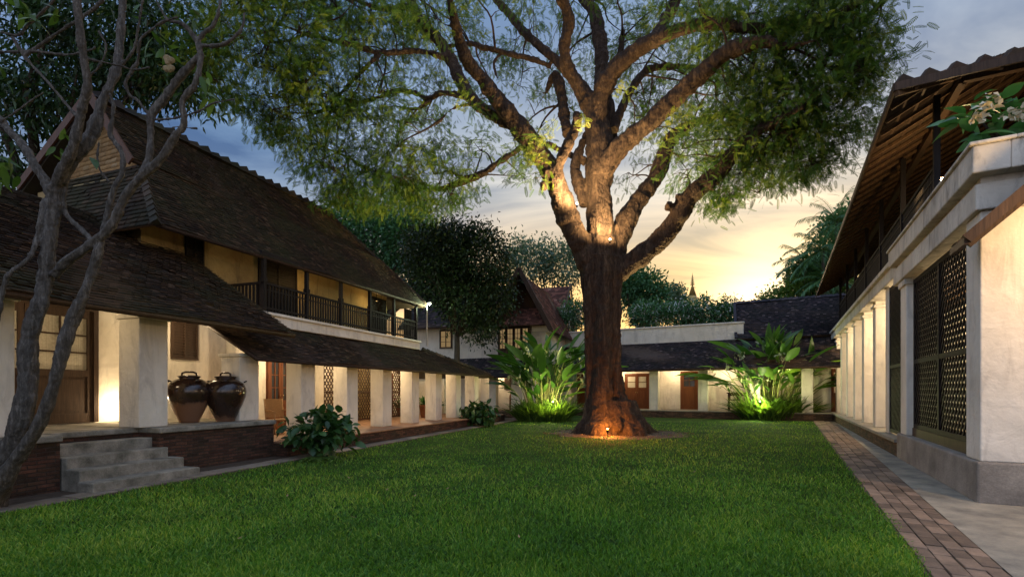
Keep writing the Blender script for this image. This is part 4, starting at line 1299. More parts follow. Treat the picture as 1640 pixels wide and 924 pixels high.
# limbs traced in picture position, each at its own depth
LB_ = [
    [(625, 880, 52, 0), (590, 800, 48, -.2), (550, 720, 45, -.4), (520, 640, 42, -.6), (490, 560, 42, -.9), (440, 480, 40, -1.2), (380, 405, 38, -1.6), (320, 330, 34, -2), (260, 250, 28, -2.4), (215, 190, 26, -2.8), (190, 120, 22, -3.2), (172, 50, 20, -3.6), (150, -60, 16, -4)],
    [(380, 410, 26, -1.6), (300, 370, 24, -1.2), (240, 325, 24, -.6), (195, 260, 26, 0), (165, 190, 24, .6), (120, 125, 22, 1.2), (70, 70, 20, 1.8), (35, 0, 18, 2.4), (0, -80, 15, 3)],
    [(235, 320, 16, -.6), (190, 306, 13, 0), (140, 300, 11, .6), (90, 318, 11, 1.1), (50, 300, 9, 1.6), (0, 290, 8, 2.2), (-70, 300, 6, 3)],
    [(120, 300, 9, .8), (90, 335, 9, 1.2), (50, 352, 7, 1.7), (10, 345, 6, 2.2)],
    [(650, 900, 70, 0), (650, 800, 62, 0), (645, 700, 52, 0), (645, 600, 50, .1), (648, 500, 54, .2), (640, 420, 50, .3), (615, 340, 40, .4), (575, 270, 30, .3), (540, 215, 27, .1), (530, 150, 25, -.2), (545, 80, 24, -.5), (535, 20, 23, -.8), (480, -60, 18, -1.2)],
    [(600, 320, 24, .4), (570, 260, 20, .8), (530, 220, 18, 1.4), (485, 180, 18, 2), (440, 140, 17, 2.6), (395, 100, 16, 3.2), (355, 50, 15, 3.8), (310, 0, 14, 4.4), (250, -60, 11, 5)],
    [(490, 215, 11, 2), (440, 195, 11, 2), (380, 180, 12, 2.1), (320, 165, 11, 2.3), (260, 152, 11, 2.5), (225, 140, 10, 2.7), (150, 150, 7, 3)],
    [(330, 170, 6, 2.3), (305, 200, 6, 2.3), (310, 240, 5, 2.3), (318, 255, 4, 2.3)],
    [(640, 420, 34, .4), (640, 340, 30, .9), (645, 260, 26, 1.4), (650, 180, 26, 1.9), (640, 110, 27, 2.4), (625, 40, 25, 2.9), (570, -30, 20, 3.4)],
    [(640, 380, 34, .2), (650, 300, 36, -.1), (690, 225, 34, -.5), (750, 175, 30, -.9), (810, 135, 27, -1.3), (880, 105, 25, -1.7), (950, 85, 24, -2.1), (1020, 75, 20, -2.5), (1090, 88, 20, -2.9), (1160, 92, 20, -3.3), (1230, 80, 22, -3.6), (1310, 78, 22, -3.9), (1400, 55, 20, -4.3), (1500, -5, 16, -4.8), (1580, -60, 10, -5)],
    [(1300, 85, 14, -3.9), (1370, 100, 16, -4), (1440, 95, 16, -4.2), (1510, 50, 14, -4.4), (1550, 5, 13, -4.6), (1590, -50, 10, -4.8)],
    [(820, 130, 22, -1.2), (850, 70, 22, -.9), (875, 30, 24, -.6), (900, -30, 20, -.3)],
    [(655, 560, 36, -.2), (690, 495, 36, -.5), (740, 445, 34, -.8), (800, 400, 34, -1.2), (860, 340, 34, -1.6), (920, 285, 33, -2), (985, 225, 34, -2.5), (1045, 175, 31, -3), (1110, 148, 27, -3.5), (1180, 135, 20, -4), (1260, 150, 13, -4.5), (1340, 130, 8, -5)],
    [(690, 420, 18, .8), (720, 340, 17, 1.4), (755, 275, 15, 2), (800, 225, 14, 2.6), (870, 215, 12, 3.1), (950, 215, 9, 3.6), (1030, 200, 6, 4)],
    [(675, 860, 50, 0), (700, 780, 42, .2), (735, 700, 38, .5), (780, 630, 34, .9), (825, 570, 32, 1.3), (850, 500, 30, 1.6), (880, 440, 26, 1.9), (930, 405, 20, 2.2), (1000, 380, 14, 2.5), (1090, 365, 9, 3)],
    [(665, 900, 46, 0), (720, 860, 42, -.2), (780, 820, 37, -.5), (850, 760, 36, -.8), (900, 690, 34, -1.2), (935, 630, 34, -1.5), (990, 585, 32, -1.9), (1040, 540, 28, -2.3), (1080, 480, 24, -2.7), (1140, 430, 20, -3.1), (1220, 385, 14, -3.6), (1300, 340, 9, -4.2)],
    [(505, 620, 26, -.9), (510, 540, 22, -1.3), (540, 470, 20, -1.6), (565, 410, 20, -1.8), (575, 360, 18, -2)],
    [(595, 660, 20, .2), (580, 600, 24, .5), (565, 540, 20, .8), (585, 470, 14, 1.1), (610, 420, 14, 1.3)],
    [(600, 520, 16, .9), (540, 495, 10, 1.3), (480, 465, 11, 1.6), (420, 458, 11, 1.9), (360, 495, 13, 2.2), (300, 535, 13, 2.5), (250, 568, 14, 2.8), (190, 590, 13, 3.1), (130, 608, 10, 3.4), (60, 605, 7, 3.8), (-20, 590, 5, 4.2)],
    [(250, 565, 8, 2.8), (200, 570, 7, 2.9), (160, 552, 5, 3), (110, 560, 4, 3.1)],
    [(540, 430, 22, 1.4), (530, 380, 24, 1.8), (520, 310, 22, 2.2), (500, 240, 18, 2.6), (470, 300, 6, 2.8)],
    [(690, 480, 22, 1.2), (680, 430, 24, 1.5), (675, 350, 22, 1.8), (668, 300, 20, 2.0), (700, 210, 14, 2.6), (720, 100, 11, 3.2)],
    [(165, 190, 14, .6), (60, 165, 12, .2), (-60, 170, 11, -.3), (-180, 140, 10, -.9), (-300, 110, 8, -1.5), (-430, 60, 6, -2.2)],
    [(0, 290, 8, 2.2), (-90, 320, 8, 1.8), (-180, 335, 7, 1.2), (-270, 300, 6, .4), (-340, 300, 4, -.2)],
    [(-60, 170, 9, -.3), (-130, 240, 8, -.4), (-210, 330, 7, 0), (-240, 420, 6, .4)],
    [(60, 605, 7, 3.8), (-40, 560, 6, 3), (-120, 540, 5, 2.2), (-190, 470, 4, 1.4)],
    [(40, 20, 14, 2.2), (-60, 30, 10, 1.4), (-190, -10, 9, 0), (-350, 20, 7, -1.6), (-520, 40, 5, -2.8)],
    [(1180, 135, 12, -4), (1260, 220, 10, -3.4), (1330, 320, 8, -3), (1350, 420, 6, -2.8)],
    [(1220, 385, 9, -3.6), (1150, 500, 7, -2.6), (1090, 560, 5, -2)], [(1260, 150, 9, -4.5), (1400, 230, 7, -4), (1440, 300, 5, -3.8)],
    [(350, 385, 14, -1.6), (270, 345, 8, -1.4), (180, 345, 6, -1.3), (110, 410, 4, -1.2)],
]
for L_ in LB_:
    limb(mb, L_)
# burls and stubs of cut branches
for (x, y, r, dy) in ((868, 665, 14, -1.3), (897, 640, 11, -1.4), (462, 600, 12, -1.0), (1008, 598, 10, -2.2)):
    c = PX(640 + x * .498, y * .498, YT + dy); mb.tube([c + Vector((0, .1, -.1)), c, c + Vector((-.05, -.12, .12))], [r * .0119, r * .0125, r * .009], 8)
tr = mb.build('trunk', MAT['bark'], TR, smooth=True)
rm = tr.modifiers.new('fuse', 'REMESH'); rm.mode = 'VOXEL'; rm.voxel_size = 0.042; rm.use_smooth_shade = True
sm = tr.modifiers.new('soften', 'SMOOTH'); sm.factor = 0.5; sm.iterations = 1
tx = bpy.data.textures.new('bark_lumps', 'CLOUDS'); tx.noise_scale = 0.36; tx.noise_depth = 4
dm = tr.modifiers.new('lumps', 'DISPLACE'); dm.texture = tx; dm.strength = 0.13; dm.mid_level = 0.62; dm.texture_coords = 'LOCAL'
tx = bpy.data.textures.new('bark_plates', 'CLOUDS'); tx.noise_scale = 0.10; tx.noise_depth = 2
dm = tr.modifiers.new('plates', 'DISPLACE'); dm.texture = tx; dm.strength = 0.06; dm.mid_level = 0.5; dm.texture_coords = 'LOCAL'

# foliage masses: (u, v, ru, rv, depth offset, depth radius, clusters)
BL = [
    (380, 40, 70, 60, -3.5, 1.6, 60), (340, 110, 45, 50, -3.5, 1.2, 22), (450, 60, 70, 70, -2.5, 2, 70), (420, 150, 60, 50, -2, 1.6, 34), (520, 120, 70, 60, -1.5, 2, 60),
    (480, 205, 50, 45, -1, 1.5, 34), (530, 255, 55, 50, 0, 1.6, 46), (600, 190, 70, 60, 0, 2, 60), (585, 292, 55, 36, 1, 1.6, 38), (640, 270, 60, 50, 1, 2, 48),
    (640, 318, 50, 26, 2, 1.5, 22), (700, 290, 50, 36, 2.5, 1.6, 24), (715, 325, 36, 18, 3, 1.2, 9), (745, 285, 38, 32, 3, 1.4, 15), (690, 220, 50, 40, 2, 1.8, 22),
    (600, 60, 80, 60, 1, 2.4, 60), (560, 20, 60, 40, -1, 2, 36), (680, 120, 50, 60, 3, 2, 24), (650, 30, 50, 40, 3, 2, 22), (740, 40, 55, 45, 4, 2, 20),
    (790, 110, 40, 50, 4.5, 2, 12), (820, 40, 50, 50, 4.5, 2, 14), (850, 200, 30, 50, 4, 2, 6), (760, 230, 30, 30, 3, 1.5, 7), (855, 265, 25, 24, -1.5, .8, 6),
    (830, 235, 24, 20, -1.6, .6, 5), (760, 160, 18, 15, -2.2, .4, 3), (900, 90, 30, 60, 4, 1.5, 10), (960, 50, 30, 60, 4.5, 2, 12), (1010, 60, 40, 50, 4.5, 2, 20),
    (1075, 30, 60, 40, 2, 2, 34), (1060, 140, 50, 50, 3.5, 2, 26), (1130, 110, 50, 50, 1, 2, 36), (1100, 195, 45, 45, 3, 1.6, 24), (1050, 215, 40, 40, 3.5, 1.4, 14),
    (1170, 170, 55, 50, -1.5, 2, 50), (1240, 110, 60, 60, -3, 2, 60), (1190, 60, 55, 50, -2, 2, 44), (1290, 50, 60, 50, -4, 2, 50), (1350, 90, 50, 60, -4, 1.6, 46),
    (1320, 160, 60, 50, -3.5, 2, 60), (1250, 190, 60, 50, -3, 2, 58), (1190, 240, 55, 45, -2, 2, 50), (1270, 250, 55, 40, -2.5, 2, 48), (1330, 220, 45, 40, -3, 1.5, 34),
    (1150, 295, 40, 35, -1.5, 1.5, 26), (1155, 325, 26, 18, -1.5, 1, 10), (1110, 270, 35, 25, 0, 1.4, 12), (1230, 290, 35, 22, -2, 1.3, 13), (1300, 275, 35, 16, -2.5, 1, 9),
    (1372, 62, 35, 42, -4.2, 1.2, 24), (1395, 130, 25, 30, -4, 1, 10), (1330, 10, 70, 30, -4, 1.5, 34),
    (1090, 235, 30, 22, -2.8, .6, 9), (1030, 190, 26, 26, 3.5, 1, 7), (1000, 290, 16, 16, 3, 1, 2), (700, 20, 60, 40, -3.5, 1.5, 14), (1140, 10, 70, 30, -3, 1.5, 22),
    (430, -60, 120, 60, -2, 3, 50), (650, -60, 140, 60, 0, 3, 50), (900, -60, 160, 60, 0, 3, 40), (1150, -60, 140, 60, -1, 3, 50), (1350, -50, 100, 50, -4, 2, 30),
    (520, 310, 26, 20, .5, 1, 9), (560, 328, 26, 14, 1, 1, 6), (455, 215, 22, 24, -1, 1, 10), (830, 285, 18, 12, 3.5, .6, 3), (690, 330, 40, 16, 3, 1, 6),
    (1005, 100, 60, 30, 4, 2, 14), (920, 150, 60, 40, 5.5, 2, 12), (850, 120, 50, 40, 5.5, 2, 12),
]
cl_pos, cl_dir = [], []
twig_ends = []
for (u, v, ru, rv, dy, rd, n) in BL:
    Y = YT + dy
    c = np.array(PX(u, v, Y)); R_ = np.array([ru * Y / FPX, rd, rv * Y / FPX])
    q = in_sphere(n)
    q *= np.array([1, 1, 1])
    cl_pos.append(c + q * R_); cl_dir.append(q + np.array([0, 0, -0.25]))
    twig_ends += [Vector(c + in_sphere(1)[0] * R_ * .8) for _ in range(max(2, n // 9))]
cl_pos = np.concatenate(cl_pos); cl_dir = np.concatenate(cl_dir)
K = 26
n = len(cl_pos)
pos = np.repeat(cl_pos, K, 0) + RNG.standard_normal((n * K, 3)) * np.array([.30, .30, .19])
dr = np.repeat(cl_dir, K, 0) * .8 + RNG.standard_normal((n * K, 3)) * .75 + np.array([0, 0, -.12])
tn = np.repeat(RNG.random(n) * .6, K) + RNG.random(n * K) * .4
scatter('crown', pos, dr, RNG.uniform(.18, .38, n * K), spray_template(9, .17, .085), m_leaf('tamarind_leaf', (0.018, 0.048, 0.014), (0.050, 0.108, 0.018), (0.19, 0.235, 0.030), 0.42, 0.6, 0.15), TR, tn, roll=.9)
# twigs reaching from the limbs into the foliage
mb = MB()
LP = np.array([p for p, r in LIMB]); LR = np.array([r for p, r in LIMB])
for e in twig_ends:
    d = np.linalg.norm((LP - np.array(e)) * np.array([1, 1, 1]), axis=1) + (LR > .5) * 3
    cand = np.argsort(d)[:26]; j = int(cand[random.randrange(26)]); s_ = Vector(LP[j]); ln = (e - s_).length
    if ln < .3 or ln > 3.2: continue
    m1 = s_.lerp(e, .35) + Vector((random.uniform(-.2, .2), random.uniform(-.2, .2), random.uniform(0, .25))) * ln * .4
    m2 = s_.lerp(e, .7) + Vector((random.uniform(-.2, .2), random.uniform(-.2, .2), random.uniform(-.1, .2))) * ln * .4
    r0 = min(.075, .018 + .014 * ln)
    sp = spline([(*s_, r0), (*m1, r0 * .7), (*m2, r0 * .5), (*e, r0 * .2)], 3)
    mb.tube([x[:3] for x in sp], [x[3] for x in sp], 5)
    for _ in range(3):
        b0 = Vector(sp[random.randint(3, 7)][:3]); b1 = b0 + Vector((random.uniform(-1, 1), random.uniform(-1, 1), random.uniform(-.6, .5))) * .7
        mb.tube([b0, b0.lerp(b1, .5) + Vector((0, 0, .08)), b1], [r0 * .4, r0 * .3, r0 * .12], 4)
    LIMB_extra = None
EP = np.array([list(e) for e in twig_ends] + [list(p) for p, r in LIMB])
for c in cl_pos:
    d = np.linalg.norm(EP - c, axis=1); e = Vector(EP[int(np.argmin(d))]); c = Vector(c)
    L0 = (e - c).length
    if L0 > 1.5: e = c.lerp(e, 1.5 / L0)
    m1 = c.lerp(e, .5) + Vector((random.uniform(-.1, .1), random.uniform(-.1, .1), .08))
    mb.tube([e, m1, c + (c - m1) * .5], [.016, .011, .004], 3, cap=False)
mb.build('branches', MAT['bark'], TR, smooth=True)
# tufts of fresh shoots on the limbs
sh = [(740, 140), (745, 165), (860, 235), (880, 210), (1000, 145), (1085, 185), (1100, 178), (1110, 200), (1195, 40), (850, 262), (1150, 30), (1075, 200), (930, 200)]
sp_, sd_ = [], []
for u, v in sh:
    c = np.array(PX(u, v, YT - 2.4)); k = 30
    sp_.append(c + RNG.standard_normal((k, 3)) * .14); sd_.append(RNG.standard_normal((k, 3)) + np.array([0, -.3, .2]))
sp_ = np.concatenate(sp_); sd_ = np.concatenate(sd_)
scatter('shoots', sp_, sd_, RNG.uniform(.12, .24, len(sp_)), spray_template(6, .28, .13), m_leaf('fresh_leaf', (0.12, 0.17, 0.02), (0.20, 0.26, 0.03), (0.32, 0.34, 0.05), .45), TR)

lamp('tree_spotlight', 'lower bright warm spotlight mounted in the main fork of the big tree', PX(977, 383, YT - 1.35), 1500, (1, .70, .34), 'SPOT', aim=PX(985, 150, YT), cone=165, rad=.06, housing='ball', lens=60, size=.04)
lamp('tree_spotlight', 'upper warm spotlight between the left limb and centre limb of the big tree', PX(924, 326, YT - 1.6), 1400, (1, .70, .34), 'SPOT', aim=PX(900, 100, YT), cone=165, rad=.06, housing='ball', lens=60, size=.04)
lamp('ground_uplight', 'added unseen ground spotlight on the right behind the big trunk shining up into the crown', (TREE.x + .5, TREE.y + 2.1, .2), 11000, (1, .78, .36), 'SPOT', .1, PX(1180, 100, YT - 1), 50, 'up', lens=5)  # added pair, hidden behind the trunk to brighten the crown
lamp('ground_uplight', 'added unseen ground spotlight on the left behind the big trunk shining up into the crown', (TREE.x - .6, TREE.y + 2.1, .2), 11000, (1, .78, .36), 'SPOT', .1, PX(610, 120, YT), 50, 'up', lens=5)
g = PX(973, 690, YT - 1.78)
lamp('ground_uplight', 'small ground spotlight throwing orange light up the base of the big tree trunk', (g.x, g.y, .24), 190, (1.0, .36, .06), 'POINT', .05, None, 80, 'up', lens=40, size=.045)


# ================================================================== generic trees
def tree(name, label, blobs, leaf, mat, nleaf, base=None, trunk_r=.2, tmpl=None, cl=0.5, group=None, flowers=None, spread=.6, droop=-.2, sub=12, cat='tree', bark='bark3', limbs=5):
    """blobs: (u,v,ru,rv,Y,rd,weight)"""
    cs, ds = [], []
    tot = sum(b[6] for b in blobs)
    for (u, v, ru, rv, Y, rd, w) in blobs:
        k = max(1, int(nleaf * w / tot / sub))
        c = np.array(PX(u, v, Y)); R_ = np.array([ru * Y / FPX, rd, rv * Y / FPX])
        q = in_sphere(k); q /= (np.linalg.norm(q, axis=1, keepdims=True) ** .45 + 1e-6)
        cs.append(c + q * R_); ds.append(q)
    cs, ds = np.concatenate(cs), np.concatenate(ds)
    n = len(cs)
    pos = np.repeat(cs, sub, 0) + RNG.standard_normal((n * sub, 3)) * cl
    pos[:, 2] = np.maximum(pos[:, 2], 0.08)
    dr = np.repeat(ds, sub, 0) + RNG.standard_normal((n * sub, 3)) * spread + np.array([0, 0, droop])
    tn = np.clip(np.repeat(RNG.random(n), sub) * .55 + RNG.random(n * sub) * .45, 0, 1)
    b0 = Vector(base) if base is not None else Vector((cs[:, 0].mean(), cs[:, 1].mean(), 0))
    root = empty(name, b0, label, cat, group)
    scatter('crown', pos, dr, leaf * RNG.uniform(.7, 1.25, n * sub), tmpl or diamond_template(.45), mat, root, tn)
    mb = MB()
    c = Vector(cs.mean(0))
    top = Vector((c.x, c.y, max(c.z - .1, .5)))
    fork = b0.lerp(top, .55); fork.x = b0.x + (top.x - b0.x) * .4
    mb.tube([b0 - Vector((0, 0, .1)), b0 + Vector((0, 0, .3)), b0.lerp(fork, .5) + Vector((trunk_r * .3, 0, 0)), fork], [trunk_r * 1.5, trunk_r * 1.1, trunk_r, trunk_r * .8], 9)
    for k in range(limbs * 3):
        e = Vector(cs[random.randrange(n)])
        m = fork.lerp(e, .5) + Vector((random.uniform(-.1, .1), random.uniform(-.1, .1), .12)) * (e - fork).length
        mb.tube([fork, m, e], [trunk_r * .55, trunk_r * .3, trunk_r * .07], 5)
    mb.build('trunk', MAT[bark], root, smooth=True)
    if flowers:
        fm, fs, fn = flowers
        idx = RNG.integers(0, n * sub, fn)
        fp = pos[idx] + ds[RNG.integers(0, n, fn)] * .02
        scatter('flowers', fp + RNG.standard_normal((fn, 3)) * cl * .3, RNG.standard_normal((fn, 3)), fs, leaf_template(1, .8, 1, .1, .1), fm, root)
    return root


LV_dark = m_leaf('dark_leaf', (0.010, 0.020, 0.008), (0.022, 0.042, 0.014), (0.045, 0.080, 0.025), .25, .4)
LV_mid = m_leaf('mid_leaf', (0.025, 0.080, 0.038), (0.055, 0.15, 0.062), (0.11, 0.24, 0.10), .35, .5)
LV_pale = m_leaf('pale_leaf', (0.06, 0.11, 0.08), (0.10, 0.17, 0.12), (0.17, 0.25, 0.18), .4, .5)
LV_bright = m_leaf('bright_leaf', (0.035, 0.075, 0.015), (0.08, 0.15, 0.025), (0.16, 0.26, 0.05), .4, .45)
LV_broad = m_leaf('broad_leaf', (0.015, 0.045, 0.012), (0.030, 0.080, 0.020), (0.055, 0.12, 0.030), .25, .35)
PETAL = m_noise('white_petal', (0.80, 0.82, 0.80), (0.60, 0.62, 0.60), 5, .7, 10, .1)
CREAM = m_noise('cream_petal', (0.62, 0.57, 0.42), (0.40, 0.34, 0.20), 9, .7, 10, .1)
POD = m_noise('pale_bloom', (0.42, 0.42, 0.24), (0.24, 0.27, 0.12), 9, .7, 10, .1)

tree('broadleaf_tree', 'tall green broadleaf tree rising behind the left house roof', [(600, 385, 60, 45, 44, 4, 5), (665, 400, 50, 50, 44, 4, 4), (560, 360, 35, 30, 44, 3, 2), (640, 350, 45, 30, 46, 3, 2), (700, 440, 40, 60, 44, 3, 3)], .42, LV_mid, 15000, (-12.5, 46, 0), .4, cl=.55)
tree('dark_tree', 'dark dense tree with slim trunk in front of the gabled white house', [(715, 410, 55, 42, 26, 2, 5), (770, 420, 42, 48, 26, 2, 5), (680, 400, 35, 30, 26, 2, 2), (790, 470, 32, 45, 26, 1.6, 3), (745, 480, 42, 40, 26, 1.8, 3), (700, 450, 45, 40, 26, 2, 3), (770, 520, 26, 26, 26, 1.4, 1.2), (735, 378, 40, 18, 26, 1.6, 2), (670, 450, 20, 45, 27, 1.2, 1)], .20, LV_dark, 26000, PX(729, 660, 26), .17, cl=.30, droop=-.5)
tree('airy_tree', 'pale airy tree with small leaves seen against the sky left of the big trunk', [(845, 425, 35, 30, 58, 3, 3), (900, 430, 35, 28, 58, 3, 3), (870, 410, 50, 16, 58, 3, 1.5), (825, 400, 14, 14, 58, 2, .6), (920, 400, 14, 14, 58, 2, .6)], .42, LV_pale, 6000, (5, 58, 0), .25, cl=.6)
tree('rounded_tree', 'rounded bluish green tree beyond the rear wall just right of the big trunk', [(1030, 470, 32, 32, 62, 3, 3), (1012, 455, 22, 22, 62, 3, 2), (1060, 480, 26, 18, 62, 3, 1.6)], .5, LV_mid, 7000, (16, 62, 0), .3, cl=.5)
tree('slender_tree', 'slender small tree beside the golden spire above the white flowering bushes', [(1088, 470, 9, 14, 52, .8, 2), (1092, 488, 10, 10, 52, .8, 1)], .35, LV_pale, 700, (17.5, 52, 0), .10, cl=.25)
tree('shrubby_tree', 'yellow green bushy tree rising over the right end of the rear roof', [(1290, 470, 45, 16, 46, 2, 3), (1245, 480, 26, 10, 46, 1.5, 1.5), (1330, 455, 35, 26, 46, 2, 3), (1300, 440, 30, 20, 47, 2, 2)], .36, LV_bright, 8000, (28, 46, 0), .2, cl=.4)
tree('shade_tree', 'dark leafy tree behind the pale tiled gable of the left house', [(60, 90, 90, 80, 17, 2.2, 6), (20, 230, 60, 80, 17, 2, 3), (170, 50, 90, 60, 17, 2.2, 6), (270, 60, 60, 60, 17, 2, 3.5), (300, 130, 45, 30, 17, 1.2, 1.4), (230, 120, 45, 35, 17, 1.5, 1.5), (110, 170, 70, 50, 17, 2, 3), (100, -20, 160, 50, 17, 2.5, 4), (30, 300, 40, 25, 17, 1.2, .6)], .26, m_leaf('shade_leaf', (0.010, 0.028, 0.010), (0.024, 0.060, 0.018), (0.05, 0.11, 0.03), .3, .4), 17000, (-17.5, 18, 0), .3, tmpl=leaf_template(1, .34, 2, .2, .3), cl=.32, sub=10, droop=-.45)

# white flowering bushes along the wall top
for i, (u, ru, w) in enumerate(((925, 35, 2), (1040, 34, 2.4), (1090, 30, 2), (1130, 34, 2.4), (1165, 20, 1.6))):
    lab = ['white flowering bush hanging over the rear wall left of the big trunk', 'white flowering bush on the rear wall just right of the big trunk', 'white flowering bush on the rear wall just left of the golden spire',
           'widest white flowering bush on the rear wall right of the golden spire', 'leafy top bush with white blossom against the left end of the rear dark roof'][i]
    tree('flowering_bush', lab, [(u, 508 - i * 1.2, ru, 14, 36.5, .8, 3), (u + (4 if i == 4 else -8), 498 - i * 2.2, ru * .6, 12, 36.5, .8, 1)], .26, LV_mid, int(900 * w), PX(u, 520, 36.5) * 1.0 if False else (PX(u, 520, 36.5).x, 36.5, 0), .08, cl=.22,
         group='flowering bushes behind the rear wall', flowers=(PETAL, .2, int(330 * w)), cat='bush')


# palms
def palm(label, u, vtop, Y, n=22, ln=2.6, group='palms beyond the rear roof', trunk=.16, seed=0):
    c = PX(u, vtop, Y); root = empty('palm_tree', (c.x, c.y, 0), label, 'palm', group)
    mb = MB(); mb.tube([(c.x, c.y, -.1), (c.x + .1, c.y, c.z * .5), (c.x, c.y, c.z)], [trunk * 1.4, trunk, trunk * .8], 10)
    mb.build('trunk', MAT['bark3'], root, smooth=True)
    ps, ds, rb = [], [], MB()
    for k in range(n):
        az = 2.4 * k + random.uniform(-.2, .2); el = math.radians(75 - 95 * (k / n) + random.uniform(-8, 8))
        d = Vector((math.cos(az) * math.cos(el), math.sin(az) * math.cos(el), math.sin(el)))
        p = Vector(c); pts = [p.copy()]
        for s in range(9):
            d = (d + Vector((0, 0, -.13))).normalized(); p = p + d * ln / 9; pts.append(p.copy())
            side = d.cross(Vector((0, 0, 1))).normalized()
            if s > 0:
                for j in range(3):
                    q = pts[-2].lerp(p, j / 3)
                    for sg in (-1, 1): ps.append(q); ds.append(side * sg * .9 + d * .65 + Vector((0, 0, -.25)))
        rb.tube(pts, [.03, .028, .026, .024, .02, .018, .015, .012, .01, .006], 4)
    rb.build('frond_stems', LV_bright, root)
    ps, ds = np.array(ps), np.array(ds)
    scatter('fronds', ps, ds, RNG.uniform(.45, .75, len(ps)), leaf_template(1, .11, 2, .2, .3), LV_mid, root, roll=.3)
    return root


palm('tallest palm with its crown just left of the right hand roof eave', 1340, 355, 44, 26, 3.2)
palm('broad palm below the tallest palm beside the right hand roof eave', 1318, 402, 43, 26, 3.2)
palm('low palm nearest the sunset glow above the rear dark roof', 1290, 420, 46, 22, 2.8)
palm('lowest palm touching the ridge of the rear dark roof', 1325, 448, 42, 22, 2.6)
mb = MB(); c = PX(1262, 430, 60)
mb.tube([(c.x, c.y, 0), (c.x, c.y, c.z * .6), (c.x, c.y, c.z)], [.32, .26, .22], 8)
for k in range(4): mb.tube([(c.x, c.y, c.z - .6 * k), (c.x + (-1) ** k * .5, c.y, c.z - .6 * k + .5)], [.07, .03], 5)
tag(mb.build('bare_trunk', MAT['bark3'], smooth=True), 'bare upright tree trunk against the sunset glow left of the palms', 'tree')

tree('dark_broadleaf_tree', 'dark green broadleaf tree behind the palms and the right hand eave', [(1335, 400, 26, 50, 48, 2, 3), (1310, 440, 40, 30, 48, 2, 3), (1350, 360, 20, 25, 48, 2, 1.4)], .45, LV_mid, 5000, (30, 48, 0), .3, cl=.5)

# golden spire
sp0 = PX(1109, 490, 130)
ST = empty('temple_spire', (sp0.x, sp0.y, 0), 'slender golden temple spire with ringed tip against the sunset', 'spire')
GOLD = m_noise('gilded', (0.42, 0.30, 0.10), (0.25, 0.17, 0.06), 3, .4, 8, .1, metal=.6)
zt_ = PX(1109, 437, 130).z; z0 = sp0.z; H = zt_ - z0
mb = MB(); mb.lathe((sp0.x, sp0.y, 0), [(9, 0), (9, z0 * .2), (7, z0 * .25), (6.6, z0 * .45), (4.6, z0 * .5), (4.4, z0 * .62), (3.4, z0 * .72), (2.6, z0 * .86), (2.4, z0 * .9), (2.6, z0 * .92), (1.7, z0), (1.3, z0 + H * .18), (1.0, z0 + H * .3)], 20)
mb.build('bell_base', GOLD, ST)
pr = []
for k in range(12):
    f = .3 + .3 * k / 12; r = 1.0 * (1 - k / 12 * .75)
    pr += [(r, z0 + H * f), (r * 1.05, z0 + H * (f + .008)), (r * .8, z0 + H * (f + .018))]
pr += [(.18, z0 + H * .62), (.10, z0 + H * .9), (.02, z0 + H)]
mb = MB(); mb.lathe((sp0.x, sp0.y, 0), pr, 14); mb.build('ringed_cone', GOLD, ST)
mb = MB()
for k in range(5):
    f = .64 + .06 * k; r = .55 * (1 - k * .15)
    mb.lathe((sp0.x, sp0.y, z0 + H * f), [(r, 0), (r, .12), (r * .5, .28), (.05, .3)], 14)
mb.build('umbrella_tiers', GOLD, ST)


